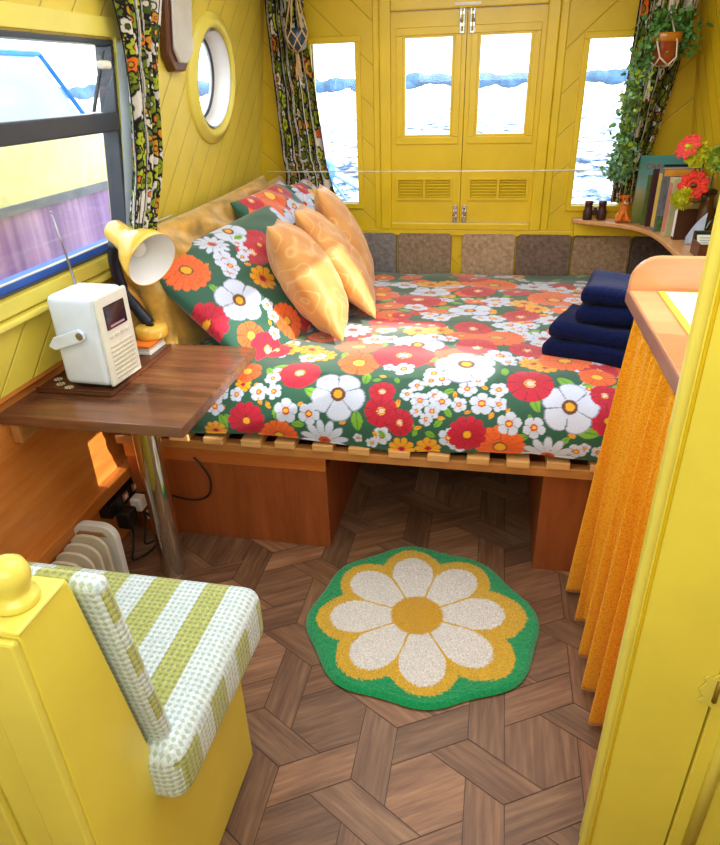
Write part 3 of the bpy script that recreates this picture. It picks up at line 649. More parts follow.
PF = [('L',-0.001,0.175,0.026),('L',-0.316,0.051,0.024),('L',-0.455,-0.099,0.034),('o',-0.335,0.164,0.087),('D',-0.43,-0.025,0.076),('A',-0.139,0.201,0.068),('D',0.039,0.101,0.054),('R',-0.333,-0.234,0.068),('Y',-0.103,-0.019,0.056),('W',-0.277,-0.036,0.093),('w',-0.171,0.118,0.046),('w',-0.178,0.089,0.038),('w',-0.043,0.154,0.026),('w',-0.056,0.109,0.026),('w',-0.093,0.093,0.026),('w',-0.192,-0.109,0.025),('w',-0.208,-0.154,0.025),('w',-0.261,-0.204,0.025),('l',-0.109,0.056,0.017),('l',-0.246,-0.165,0.016),('O',-0.295,-0.283,0.036)]
def cf(flowers, fill, seed, b=(.5, .35)):
    return lambda a, c, sg: print_floral(a, c, flowers if sg < 2 else [], fill, (-b[0], b[0], -b[1], b[1]), seed)
def floral_pillow(c, u, v, hw, hh, th, fl, fill, seed, label):
    me = puffy('floral_pillow', c, u, v, hw, hh, th, .05, .42, 200, 150, .05, cf(fl, fill, seed, (hw, hh)))
    o = link('floral_pillow', me, M['floral'], smooth=True, origin=(c[0], c[1], .66)); tag(o, label, 'pillow', 'floral pillows on the bed')
floral_pillow((-.888, 2.41, .862), (.15, .65, .05), (-.37, .10, .33), .445, .285, .09, PF, 16, 2, 'floral pillow nearest the table with a large white bloom and an orange one')
floral_pillow((-.93, 2.98, .915), (.05, 1, .02), (-.42, .05, .55), .30, .26, .085, [('O', -.2, .12, .1), ('O', -.05, .2, .09), ('R', -.2, .22, .06), ('w', .05, .1, .05), ('w', 0, .05, .05), ('D', .1, .2, .07)], 30, 8, 'floral pillow with coral blooms behind the gold cushions')
floral_pillow((-.88, 3.36, .90), (0, 1, .0), (-.35, 0, .55), .17, .25, .07, [('R', -.08, .21, .05), ('Y', -.02, .12, .06), ('w', .05, .2, .05)], 20, 11, 'small visible floral pillow furthest along the bed by the end wall')

def cushion(A, Bp, depth, th, label, hw=.19):
    A, Bp = V(A), V(Bp); c = (A+Bp)/2; v = A-Bp
    me = puffy('cushion', c+V(depth).normalized()*hw*.75, depth, v, hw, v.length/2, th, .05, .55, 50, 60, .05)
    o = link('cushion', me, M['swirl'], smooth=True, origin=(c.x, c.y, .68)); tag(o, label, 'cushion', 'gold swirl cushions on the bed')
cushion((-.785, 2.24, 1.112), (-.527, 2.21, .70), (-.20, .88, -.10), .105, 'gold swirl-patterned cushion nearest the camera, first of three')
cushion((-.757, 2.47, 1.125), (-.455, 2.50, .70), (-.20, .90, -.08), .082, 'gold swirl cushion in the middle of the three')
cushion((-.742, 2.75, 1.163), (-.523, 2.79, .69), (-.20, .91, -.07), .082, 'gold swirl cushion furthest back, standing nearest the end wall')

# ---- towels
tl = ['navy folded towel at the bottom of the stack', 'navy folded towel second from the bottom of the stack', 'navy folded towel just under the top one', 'navy folded towel on top of the stack']
for k, (dx, w_, z0, z1, rz) in enumerate(((.005, .46, .688, .752, -24), (.014, .45, .753, .812, -21), (.085, .36, .813, .872, -17), (.088, .36, .873, .932, -14))):
    b = B(); R = Matrix.Translation((.235+dx, 2.30, 0)) @ Matrix.Rotation(math.radians(rz), 4, 'Z'); zm = (z0+z1)/2
    b.box(0, w_, -.13, .12, z0, z1, R)
    bmesh.ops.bevel(b.bm, geom=[e for e in b.bm.edges if abs(e.verts[0].co.z-e.verts[1].co.z) < .001], offset=.024, segments=6, affect='EDGES', profile=.5)
    bmesh.ops.subdivide_edges(b.bm, edges=[e for e in b.bm.edges if e.calc_length() > .1], cuts=14, use_grid_fill=True)
    for v_ in b.bm.verts: v_.co.z += .0035*math.sin(v_.co.x*23+k*2)+.003*math.sin(v_.co.y*31+k)
    o = b.out('towel', M['towel'], smooth=True, origin=(.45, 2.3, z0)); tag(o, tl[k], 'towel', 'stack of folded navy towels')

# ---- table
tb = thing('table', 'walnut-topped wall table on a single chrome leg', 'table', (-1.06, 1.66, 0))
B().box(-1.343, -.782, 1.39, 1.985, .716, .75).out('tabletop', M['walnut'], tb, bevel=.004)
B().lathe([(.043, .0), (.043, .716)], (-1.062, 1.655, 0), seg=28).out('leg', M['chrome'], tb, smooth=True)
B().box(-1.344, -1.315, 1.42, 1.60, .64, .715).out('wall_batten', M['pine_dark'], tb, bevel=.004)

tr = thing('tray', 'dark lacquer tray painted with daisies on the table under the radio', 'tray', (-1.2, 1.75, .75))
B().box(-1.318, -1.068, 1.535, 1.93, .7505, .764).out('tray_base', M['dark_wood'], tr, bevel=.005)
b = B(); b.box(-1.318, -1.068, 1.535, 1.542, .764, .768).box(-1.075, -1.068, 1.542, 1.93, .764, .768); b.out('rim', M['walnut_edge'], tr, bevel=.001)
for (cx, cy) in ((-1.262, 1.578), (-1.222, 1.560), (-1.292, 1.61)):
    b = B()
    for k in range(8):
        a = k*PI/4; b.face([(cx+r*math.cos(a+e), cy+r*math.sin(a+e), .7644) for r, e in ((.003, 0), (.012, .28), (.015, 0), (.012, -.28))])
    dz = b.out('painted_daisy', M['paper'], tr); B().lathe([(0, .0005), (.0045, .0002)], (cx, cy, .7644), seg=10).out('daisy_centre', M['lamp_yellow'], dz)

# ---- radio (grille faces the room, strap on the near side)
ra = thing('radio', 'white portable radio with carrying strap and aerial standing on the tray', 'radio', (-1.2, 1.685, .765))
RR = Matrix.Translation((-1.142, 1.632, 0)) @ Matrix.Rotation(math.radians(-4), 4, 'Z') @ Matrix.Diagonal((.96, 1.03, 1, 1)) @ Matrix.Translation((1.1985, -1.69, 0))
def rb(name, mat, parent, *bx, **kw):
    b = B(); b.box(*bx, R=RR); return b.out(name, mat, parent, **kw)
rb('case', M['radio_white'], ra, -1.285, -1.125, 1.615, 1.765, .775, 1.045, bevel=.018, seg=4, smooth=False)
rb('front_panel', M['cream'], ra, -1.126, -1.112, 1.618, 1.762, .776, 1.042, bevel=.012, seg=3)
rb('foot', M['black'], ra, -1.27, -1.13, 1.63, 1.75, .768, .776)
sc_ = rb('screen', M['screen'], ra, -1.113, -1.109, 1.64, 1.735, .942, 1.012, bevel=.003)
rb('screen_glow', plain('screen_text', (196, 150, 170), .4), sc_, -1.1095, -1.1085, 1.655, 1.72, .948, .954)
b = B()
for k in range(8):
    z = .795+k*.0135
    b.box(-1.1125, -1.109, 1.638, 1.742, z, z+.0065, R=RR)
b.out('grille_bar', plain('grille_cream', (214, 206, 182), .5), ra, bevel=.0015)
b = B()
for k in range(4): b.box(-1.1125, -1.109, 1.644+k*.024, 1.660+k*.024, .916, .926, R=RR)
b.out('button_row', plain('button_cream', (220, 214, 198), .4), ra, bevel=.002)
st = B().prism([RR @ V(p) for p in ((-1.185, 1.612, .955), (-1.168, 1.612, .945), (-1.168, 1.612, .925), (-1.185, 1.612, .915), (-1.275, 1.606, .888), (-1.292, 1.6, .902), (-1.272, 1.606, .928))], RR.to_3x3() @ V((0, -.008, 0))).out('carry_strap', M['radio_white'], ra, bevel=.003)
B().lathe([(0, 0), (.011, 0), (.011, .003), (0, .005)], RR @ V((-1.183, 1.604, .935)), RR.to_3x3() @ V((0, -1, 0)), 16).out('rivet', M['steel'], st)
B().tube([(-1.205, 1.68, 1.035), (-1.21, 1.68, 1.10), (-1.213, 1.675, 1.165), (-1.22, 1.67, 1.25)], [.0042, .0036, .0028, .002], 8).ball((-1.22, 1.67, 1.252), .004).out('aerial', M['steel'], ra, smooth=True)

# ---- coasters and lamp
o = B().box(-1.165, -1.095, 1.83, 1.94, .7645, .776).box(-1.163, -1.097, 1.832, 1.938, .777, .787).out('coaster', M['paper'], bevel=.002, origin=(-1.13, 1.885, .7645)); tag(o, 'white-edged coasters stacked on the tray under the orange card', 'coaster')
o = B().box(-1.166, -1.093, 1.828, 1.942, .7875, .797).out('notebook', M['orange'], bevel=.002, origin=(-1.13, 1.885, .7875)); tag(o, 'small orange notebook on the tray under the lamp base', 'notebook')
la = thing('desk_lamp', 'yellow desk lamp with white-lined shade and navy arm beside the radio', 'lamp', (-1.125, 1.925, .797))
B().lathe([(0, 0), (.052, 0), (.055, .006), (.055, .03), (.048, .038), (0, .040)], (-1.13, 1.925, .7975), seg=36).out('lamp_base', M['lamp_yellow'], la, smooth=True)
B().box(-1.14, -1.115, 1.908, 1.922, .837, .845).out('switch', M['black'], la, bevel=.002)
arm = spl([(-1.145, 1.945, .832), (-1.18, 1.955, .87), (-1.225, 1.955, .95), (-1.222, 1.93, 1.05), (-1.18, 1.885, 1.12)])
B().tube(arm, .019, 14).out('lamp_arm', M['navy'], la, smooth=True)
sa, sb = V((-1.165, 1.87, 1.165)), V((-1.01, 1.80, 1.09)); axl = (sb-sa).normalized(); Ls = (sb-sa).length
pr = [(0, -.012), (.026, -.008), (.036, .006), (.038, .055), (.045, .085), (.068, .115), (.082, .15), (.088, Ls)]
B().lathe(pr+[(.0865, Ls), (.082, .152), (.065, .12), (.042, .09), (.034, .06)], sa, axl, 40).out('lamp_shade', M['lamp_yellow'], la, smooth=True)
B().lathe([(.0860, Ls-.001), (.0800, .152), (.0630, .12), (.0400, .09), (.032, .06), (0, .058)], sa, axl, 40).out('shade_lining', M['lamp_white'], la, smooth=True)
B().ball(sa+axl*.115, .027, (1, 1, 1), 18, 12).out('bulb', plain('bulb_glass', (236, 236, 232), .2), la, smooth=True)

# ---- bench in the left foreground
be = thing('bench', 'yellow painted bench with panelled back and ball finial, bottom left', 'bench', (-.9, .75, 0))
me = B().prism([(-.53, .475, 0), (-.53, 1.01, 0), (-.53, 1.01, .385), (-.53, .665, .385), (-.53, .576, .972), (-.53, .475, .972)], (-.03, 0, 0)).out('end_panel', M['yellow_bright'], be, bevel=.004)
B().box(-1.32, -.56, .99, 1.01, 0, .385).out('seat_front', M['yellow_bright'], be, bevel=.002)
B().box(-1.32, -.56, .66, .99, .365, .385).out('seat_board', M['yellow_bright'], be)
B().box(-1.33, -.5605, .475, .564, 0, .972).out('back_board', M['yellow_pale'], be, bevel=.006)
B().box(-1.33, -.526, .471, .570, .9725, .980).out('top_cap', M['yellow_pale'], be, bevel=.004)
b = B()
for (x0, x1, z0, z1) in ((-.60, -.531, 0, .968), (-1.3, -.60, .83, .968), (-.70, -.66, .05, .79), (-1.3, -.66, .75, .79)): b.box(x0, x1, .463, .476, z0, z1)
b.out('panel_frame', M['yellow_pale'], be, bevel=.005)
B().lathe([(r*.9, z*.9) for r, z in ((0, 0), (.030, 0), (.032, .006), (.030, .014), (.023, .018), (.022, .024), (.025, .030), (.0285, .042), (.0285, .052), (.024, .066), (.014, .074), (0, .077))], (-.562, .52, .98), seg=32).out('ball_finial', M['yellow_pale'], be, smooth=True)
def wool_block(name, f, nx, ny, nz, r):
    """rounded block in local metres, mapped to the world by f; UV runs across the stripes"""
    bm = bmesh.new(); bmesh.ops.create_cube(bm, size=1); bmesh.ops.scale(bm, vec=(nx, ny, nz), verts=bm.verts)
    bmesh.ops.bevel(bm, geom=list(bm.edges), offset=r, segments=5, profile=.5, affect='EDGES'); bmesh.ops.recalc_face_normals(bm, faces=bm.faces)
    uvl = bm.loops.layers.uv.new('UVMap')
    for fc in bm.faces:
        n = fc.normal; a = [abs(n.x), abs(n.y), abs(n.z)]
        for l in fc.loops:
            p = l.vert.co
            l[uvl].uv = (p.x, p.y) if a[2] >= max(a[0], a[1])*.45 else (((p.z, p.y) if nz > .3 else (p.y, p.z)) if a[0] > a[1] else (p.x, p.z))
    for v_ in bm.verts: v_.co = f(v_.co)
    me = bpy.data.meshes.new(name); bm.to_mesh(me); bm.free(); return me
me = wool_block('seat_cushion', lambda p: V((-.895+p.x, .850+p.y, .468+p.z+.012*math.sin(PI*(p.y+.22)/.44)-.02*max(0, p.y)/.22*(1 if p.z < 0 else 0))), .85, .45, .14, .04)
o = link('seat_cushion', me, M['wool'], smooth=True, origin=(-.9, .84, .387)); tag(o, 'green and white striped check wool seat cushion on the yellow bench', 'cushion')
def rk(p): return V((-.905+p.x, .649+p.y+(-.087*(p.z/.57)), .688+p.z))
me = wool_block('back_cushion', rk, .80, .036, .52, .016)
o = link('back_cushion', me, M['wool'], smooth=True, origin=(-.9, .63, .5)); tag(o, 'thin green and white wool back cushion leaning on the bench back', 'cushion')

# ---- rug
def rug():
    nth, nr = 420, 120; th = np.linspace(0, 2*PI, nth, endpoint=False)[None, :].repeat(nr, 0); q = np.linspace(0.002, 1, nr)[:, None].repeat(nth, 1)
    ro = (.345+.009*np.cos(8*(th-math.radians(11)))+.006*np.cos(3*th+1))*np.where(np.cos(th) > 0, 1+.10*np.cos(th)**2, 1+.02*np.cos(th)**2)
    r = q*ro; X = -.165+r*np.cos(th); Y = 1.56+r*np.sin(th)
    # petals
    jit = rng.uniform(-.004, .004, th.shape); r_ = r+jit
    pa = np.mod(th-math.radians(11)+PI/8, PI/4)-PI/8
    lx = r_*np.cos(pa); ly = r_*np.sin(pa)
    def petal(g): # distance inside a drop shaped petal
        w_ = (.070+g)*np.sqrt(np.clip(1-((lx-.20)/(.082+g))**2, 0, 1)); w2 = np.clip((lx-.03)/.15, 0, 1)**.8*(.070+g)
        return np.abs(ly) < np.where(lx > .20, w_, np.minimum(w2, .070+g))
    col = np.zeros(th.shape+(3,)); col[:] = lin((16, 166, 100))
    ring = (r_ < (.268+.052*np.abs(np.cos(4*(th-math.radians(11))))**.6)*ro/.355)
    col[ring] = lin((238, 190, 52)); wh = petal(0) & (lx < .288); col[wh] = lin((250, 245, 242)); gold = r_ < .084; col[gold] = lin((232, 176, 34))
    col *= rng.uniform(.82, 1.08, th.shape)[..., None]
    Z = .017+rng.uniform(-.0025, .003, th.shape)*np.clip(r/.12, .02, 1); dist = ro-r; Z *= np.clip(dist/.014, 0.08, 1)**.5
    same = np.abs(np.roll(col.sum(-1) > 0, 1, 1)); P = np.stack([X, Y, Z+.001], -1)
    o = link('rug', grid_mesh('rug', P, col, closed_u=True), M['rug'], smooth=True, origin=(-.165, 1.56, 0)); tag(o, 'daisy-shaped tufted rug with green border on the plank floor', 'rug')
rug()

# ---- worktop unit on the right
wk = thing('worktop', 'peach wood worktop with rounded upstand at the right of the bed', 'worktop', (.64, 1.4, 0))
B().box(.36, .925, .95, 1.788, 1.012, 1.04).out('worktop_board', M['peach'], wk, bevel=.005)
B().box(.354, .3595, .95, 1.79, 1.008, 1.042).out('edging', wood('dark_edging', (120, 74, 56), (156, 104, 84), 'y', .3), wk, bevel=.002)
z1 = 1.128
pl = [(.36+.07*(1-math.sin(a)), 1.79, z1-.07*(1-math.cos(a))) for a in [PI/2*i/8 for i in range(8, -1, -1)]] + [(.91, 1.79, z1), (.91, 1.79, 1.005), (.36, 1.79, 1.005)]
B().prism(pl, (0, .022, 0)).out('upstand', M['peach'], wk, bevel=.004)
B().box(.89, .92, .95, 1.78, .0, 1.01).out('back_panel', M['ply'], wk)
B().tube([(.378, .97, .995), (.378, 1.78, .995)], .004, 8).out('curtain_rod', M['steel'], wk, smooth=True)
nuu, nvv = 420, 60
yy = np.linspace(.98, 1, nuu); s_ = np.linspace(0, 1, nuu)[None, :].repeat(nvv, 0); t_ = np.linspace(0, 1, nvv)[:, None].repeat(nuu, 1)
Ytop = 1.74-.76*s_; Ybot = 1.845-.90*s_; Yc = Ytop+(Ybot-Ytop)*t_**1.2
amp = .012+.034*t_**.7; phs = s_*2*PI*7+np.sin(s_*11)*.6+.2*np.sin(t_*3+s_*5)
X = .376+amp*(np.sin(phs)+.12*np.sin(2.3*phs+1))+.004*np.sin(s_*170)*(1-t_)**2-.022*t_*np.exp(-s_*6); Z = .992-(.992-.018)*t_; Yc = Yc+amp*.7*np.cos(phs)
o = link('curtain', grid_mesh('curtain', np.stack([X, Yc, Z], -1)), M['orange_fab'], smooth=True, origin=(.375, 1.4, .99), solid=.002); tag(o, 'orange dotted cotton curtain hanging under the worktop', 'curtain')
pp = thing('leaflet', 'lime-edged printed sheet lying on the worktop', 'paper', (.54, 1.6, 1.041))
B().box(.43, .66, 1.38, 1.775, 1.0405, 1.0425).out('mount', M['lime_card'], pp)
B().box(.446, .65, 1.39, 1.764, 1.043, 1.0438).out('sheet', M['sheet'], pp)
b = B()
for k in range(11): b.box(.47, .62-.03*random.random(), 1.42+k*.028, 1.424+k*.028, 1.0439, 1.0443)
b.out('printed_line', M['grey_ink'], pp)

# ---- cupboard in the right foreground
cu = thing('cupboard', 'tall yellow cupboard front with low hinged door, right foreground', 'cupboard', (.6, .9, 0))
B().box(.282, .438, .90, .925, 0, 2.09).out('front_panel', M['yellow_bright'], cu, bevel=.002)
B().box(.438, .92, .90, .925, .66, 2.09).out('upper_panel', M['yellow_bright'], cu, bevel=.002)
B().lathe([(.0085, 0), (.0085, 2.09)], (.280, .905, 0), seg=18).out('corner_bead', M['yellow_pale'], cu, smooth=True)
B().lathe([(.003, 0), (.003, 2.09)], (.2925, .9, 0), seg=10).out('bead_line', M['yellow'], cu, smooth=True)
B().box(.282, .30, .925, .95, 0, 2.09).out('side_panel', M['yellow_bright'], cu)
dr = B().box(.442, .915, .898, .922, .03, .656).out('door', M['yellow_bright'], cu, bevel=.003)
B().tube([(.480, .894, .04), (.480, .894, .47), (.492, .894, .50), (.53, .894, .515), (.90, .894, .515)], .012, 12).out('door_moulding', M['yellow_pale'], dr, smooth=True)
hb = B(); hx, hz = .440, .575
for sgn in (-1, 1):
    pts_ = [(0, .045), (.008, .036), (.012, .03), (.02, .036), (.026, .028), (.02, .018), (.026, .008), (.03, 0), (.026, -.008), (.02, -.018), (.026, -.028), (.02, -.036), (.012, -.03), (.008, -.036), (0, -.045)]
    hb.prism([(hx+sgn*a, .8975, hz+c) for a, c in pts_], (0, -.0025, 0))
hn = hb.out('hinge', M['yellow_pale'], cu, bevel=.001)
B().tube([(hx, .894, hz-.026), (hx, .894, hz+.026)], .0045, 10).out('hinge_pin', plain('worn_hinge', (150, 124, 40), .4, .3), hn, smooth=True)

# ---- oil heater and the power strip on the left wall
he = thing('heater', 'small cream oil-filled radiator by the left wall under the table', 'heater', (-1.24, 1.4, 0))
def fin(y, th, x0, x1, z1, name, mat, slots=False):
    r = .055; pl = [(x0, y, .04), (x1, y, .04)]
    pl += [(x1-r*(1-math.cos(a)), y, z1-r*(1-math.sin(a))) for a in [PI/2*i/8 for i in range(9)]]
    pl += [(x0+r*(1-math.sin(a)), y, z1-r*(1-math.cos(a))) for a in [PI/2*i/8 for i in range(9)]]
    return B().prism(pl, (0, th, 0)).out(name, mat, he, bevel=.004)
for k in range(6): fin(1.25+k*.042, .012, -1.295, -1.16, .272+.002*k, 'fin', M['heater'])
b = B()
for k in range(5): b.box(-1.265, -1.19, 1.262+k*.042, 1.292+k*.042, .07, .24)
b.out('oil_core', M['heater'], he, bevel=.012)
fin(1.508, .026, -1.315, -1.155, .290, 'end_plate', M['white'])
B().prism([(-1.285, 1.504, .264), (-1.20, 1.504, .264), (-1.185, 1.504, .247), (-1.30, 1.504, .247)], (0, .006, 0)).out('handle_slot', plain('slot_tan', (176, 132, 92), .6), he, bevel=.002)
for y in (1.27, 1.488): B().box(-1.29, -1.16, y, y+.018, 0, .045).out('foot', M['white'], he, bevel=.004)
ps = thing('power_strip', 'black power strip with copper-rimmed sockets low on the left wall', 'power strip', (-1.32, 1.86, .2))
B().box(-1.346, -1.296, 1.70, 2.02, .165, .222).out('strip_body', M['black'], ps, bevel=.004)
for y in (1.80, 1.87, 1.94):
    sk = B().box(-1.2965, -1.290, y-.018, y+.018, .186, .216).out('socket', M['copper'], ps, bevel=.003)
    B().box(-1.291, -1.288, y-.009, y+.009, .193, .209).out('socket_face', M['white'], sk)
def plug(y, z, mat, label, s=1.0, extra=None, tail=True):
    t = thing('plug', label, 'plug', (-1.28, y, z), 'plugs on the power strip')
    b = B(); b.box(-1.2875, -1.2875+.045*s, y-.024*s, y+.024*s, z-.028*s, z+.028*s); b.out('plug_body', mat, t, bevel=.008, seg=3)
    if extra: B().lathe([(0, 0), (.016, 0), (.014, .004), (0, .005)], (-1.2425, y, z), (1, 0, 0), 18).out('green_disc', M['green'], t, smooth=True)
    B().tube(spl([(-1.262, y, z-.028*s), (-1.255, y+.01, z-.07), (-1.25, y-.02, .03), (-1.23, y-.06, .009), (-1.19, y+.02, .009), (-1.22, y+.16, .009)]), .0042, 8).out('cable', M['black'], t, smooth=True)
plug(1.735, .155, M['black'], 'black power adapter nearest the heater on the power strip', 1.25)
plug(1.83, .155, M['white'], 'white plug between the two black ones on the power strip', 1.0)
plug(1.93, .145, M['black'], 'black plug with a green disc on the power strip', 1.0, True)
o = B().tube(spl([(-1.30, 1.90, .714), (-1.29, 1.91, .62), (-1.285, 1.935, .57), (-1.295, 1.97, .53), (-1.30, 1.985, .45), (-1.295, 1.98, .23)]), .006, 8).out('cord', M['white'], smooth=True, origin=(-1.3, 1.93, .4)); tag(o, 'white cord looping down the wall behind the chrome table leg', 'cord')
o = B().tube(spl([(-1.02, 1.858, .36), (-.99, 1.852, .33), (-.965, 1.852, .27), (-.985, 1.855, .20), (-1.06, 1.858, .17), (-1.2, 1.860, .19), (-1.285, 1.862, .17)]), .0038, 8).out('cord', M['black'], smooth=True, origin=(-1.05, 1.86, .2)); tag(o, 'thin black cord hanging in a loop on the bed storage box', 'cord')
b = B()
for k in range(6):
    b.tube([(-1.28+.012*k, 1.84, .13-.012*k), (-1.25+.006*k, 1.86+.01*k, .05), (-1.22, 1.95+.02*k, .012+.006*k), (-1.24, 2.05, .02+.004*k)] if k else [(-1.28, 1.9, .12), (-1.26, 1.9, .06), (-1.22, 2.0, .02)], .0035, 6)
o = b.out('cable_bundle', M['black'], smooth=True, origin=(-1.24, 1.93, 0)); tag(o, 'tangle of black cables on the floor under the power strip', 'cables', kind='stuff')
o = B().box(-1.262, -1.252, 1.86, 1.905, .055, .095).out('cable_tag', M['white'], bevel=.002, origin=(-1.257, 1.88, .06)); tag(o, 'white paper tag on the cables under the white plug', 'tag')

# ---- curtains
def curtain(label, left, right, norm, folds, seed, width, nu=190, nv=420, amp=.014):
    """left and right: lists of 3D points from top to bottom; folds push along norm"""
    t = np.linspace(0, 1, nv); s = np.linspace(0, 1, nu)
    def path(pts):
        pts = np.array([tuple(p) for p in pts]); k = np.linspace(0, 1, len(pts)); out = np.stack([np.interp(t, k, pts[:, i]) for i in range(3)], 1)
        ker = np.ones(41)/41
        return np.stack([np.convolve(np.pad(out[:, i], 20, 'edge'), ker, 'valid') for i in range(3)], 1)
    A, Bq = path(left), path(right); S_, T_ = np.meshgrid(s, t)
    P = A[:, None]*(1-S_[..., None])+Bq[:, None]*S_[..., None]
    f = np.sin(S_*2*PI*folds+.6*np.sin(T_*5+S_*4)+seed)+.35*np.sin(S_*2*PI*folds*2.3+seed*2)
    P = P+(amp*f)[..., None]*np.array(norm)[None, None]
    L = np.linalg.norm(A[0]-A[-1]); col = print_retro(S_*width, T_*L, seed)
    col *= (.82+.18*np.clip(f+.4, 0, 1))[..., None]*0+1
    c = P.reshape(-1, 3).mean(0)
    o = link('curtain', grid_mesh('curtain', P, col), M['curtain'], smooth=True, origin=tuple(c), solid=.003)
    return tag(o, label, 'curtain', 'retro flowered curtains')
c1 = curtain('retro flowered curtain gathered beside the big side window, above the desk lamp',
        [(-1.13, 2.02, 2.06), (-1.135, 2.06, 1.85), (-1.14, 2.10, 1.66), (-1.15, 2.10, 1.5), (-1.155, 2.06, 1.32), (-1.17, 1.99, 1.14), (-1.18, 1.99, 1.06)],
        [(-1.13, 2.44, 2.06), (-1.13, 2.36, 1.82), (-1.135, 2.27, 1.66), (-1.14, 2.245, 1.5), (-1.15, 2.22, 1.32), (-1.165, 2.13, 1.14), (-1.175, 2.12, 1.06)], (1, 0, 0), 4, 3, .42)
P = np.array([[(-1.185, 2.13, 1.68), (-1.165, 2.16, 1.68)], [(-1.205, 2.09, 1.4), (-1.18, 2.15, 1.4)], [(-1.22, 2.06, 1.2), (-1.195, 2.12, 1.2)], [(-1.24, 2.05, 1.06), (-1.21, 2.11, 1.03)]], float)
link('curtain_lining', grid_mesh('curtain_lining', P), M['lining'], c1, smooth=True)
curtain('retro flowered curtain at the left of the end wall with a blue hanging planter',
        [(-1.15, 3.5, 2.06), (-1.145, 3.5, 1.8), (-1.13, 3.5, 1.5), (-1.115, 3.5, 1.2), (-1.10, 3.5, 1.14), (-1.12, 3.5, .93)],
        [(-.965, 3.5, 2.06), (-.955, 3.5, 1.8), (-.92, 3.5, 1.5), (-.885, 3.5, 1.2), (-.87, 3.5, 1.13), (-.825, 3.5, .97)], (0, -1, 0), 4.5, 9, .40)
curtain('retro flowered curtain at the right of the end wall behind the trailing plant',
        [(.56, 3.5, 2.06), (.55, 3.5, 1.8), (.545, 3.5, 1.5), (.545, 3.5, 1.2), (.55, 3.5, 1.1), (.55, 3.5, .98)],
        [(.81, 3.5, 2.06), (.79, 3.5, 1.8), (.755, 3.5, 1.55), (.715, 3.5, 1.3), (.69, 3.5, 1.15), (.70, 3.5, .98)], (0, -1, 0), 4.5, 21, .44)
o = B().tube([(-1.2, 3.455, 1.145), (-.19, 3.455, 1.142), (.86, 3.455, 1.145)], .0032, 6).out('curtain_wire', M['wire'], smooth=True, origin=(-.2, 3.455, 1.14)); tag(o, 'thin white curtain wire stretched across the end wall', 'wire')
o = B().tube([(-1.232, .9, 1.112), (-1.235, 2.30, 1.112), (-1.24, 2.42, 1.11)], .0032, 6).out('curtain_wire', M['wire'], smooth=True, origin=(-1.235, 1.7, 1.11)); tag(o, 'thin white curtain wire across the foot of the side window', 'wire')

# ---- octagonal plaque on the left wall
def wv(y, z, d): return V((LX(z)+d, y, z+.12*d))
pq = thing('wall_plaque', 'tall octagonal dark wood plaque with silvery face on the left wall', 'plaque', (LX(1.77), 2.555, 1.77))
def octo(hw, y0, z0, z1, c, d0, d1):
    pl = [(y0-hw, z0+c), (y0-hw+c, z0), (y0+hw-c, z0), (y0+hw, z0+c), (y0+hw, z1-c), (y0+hw-c, z1), (y0-hw+c, z1), (y0-hw, z1-c)]
    return B().prism([wv(y, z, d0) for y, z in pl], (d1-d0, 0, .12*(d1-d0)))
octo(.095, 2.555, 1.60, 1.97, .05, .002, .035).out('wood_back', M['dark_wood'], pq, bevel=.006)
octo(.078, 2.565, 1.625, 1.945, .042, .035, .05).out('silver_face', M['barometer'], pq, bevel=.008)

# ---- hanging planters
hp = thing('hanging_planter', 'small dark blue pot in a jute net hanging before the left end curtain', 'planter', (-.97, 3.4, 1.69))
cx, cy = -.97, 3.40
B().lathe([(0, 0), (.032, .002), (.044, .02), (.049, .05), (.047, .082), (.041, .086), (.041, .07), (0, .07)], (cx, cy, 1.693), seg=26).out('pot', M['blue_pot'], hp, smooth=True)
b = B()
for k in range(6):
    a = k*PI/3+.3; q = a+PI/6
    def rp_(r, ang, z): return (cx+r*math.cos(ang), cy+r*math.sin(ang), z)
    b.tube([rp_(.004, a, 1.683), rp_(.038, a, 1.70), rp_(.052, q, 1.735), rp_(.051, a, 1.768), rp_(.046, a, 1.785), rp_(.012, a, 1.93), rp_(.004, a, 2.09)], .0036, 6)
    b.tube([rp_(.004, a, 1.683), rp_(.038, a, 1.70), rp_(.052, a-PI/6, 1.735), rp_(.051, a, 1.768)], .0036, 6)
for k in range(9): b.tube([(cx, cy, 1.684), (cx+.006*math.cos(k), cy+.006*math.sin(k), 1.66), (cx+.014*math.cos(k*1.3), cy+.014*math.sin(k*1.3), 1.585-.01*(k % 3))], .0028, 5)
b.out('jute_net', M['rope'], hp, smooth=True)

h2 = thing('hanging_planter', 'terracotta pot in white cord with a long trailing plant, right end curtain', 'planter', (.655, 3.36, 1.58))
cx, cy = .655, 3.36
pot = B().lathe([(0, 0), (.042, .0), (.048, .03), (.056, .075), (.060, .082), (.062, .115), (.055, .116), (.05, .1), (0, .098)], (cx, cy, 1.578), seg=30).out('pot', M['terra'], h2, smooth=True)
B().lathe([(.0600, .084), (.0635, .086), (.0645, .114), (.0605, .117)], (cx, cy, 1.578), seg=30).out('glazed_band', M['terra_rim'], pot, smooth=True)
b = B()
for k in range(5):
    a = k*2*PI/5-1.2; f = lambda r, ang, z: (cx+r*math.cos(ang), cy+r*math.sin(ang), z)
    b.tube([f(.01, a, 1.572), f(.045, a, 1.574), f(.060, a+.5, 1.605), f(.066, a+.2, 1.66), f(.05, a, 1.70), f(.006, a, 1.76), f(.004, a, 2.09)], .0034, 6)
    b.tube([f(.045, a, 1.574), f(.060, a-.76, 1.605)], .0034, 6)
for k in range(8): b.tube([(cx-.04, cy-.03, 1.572), (cx-.045, cy-.035, 1.53), (cx-.045+.01*math.cos(k*1.3), cy-.035+.01*math.sin(k*1.3), 1.455-.008*(k % 3))], .003, 5)
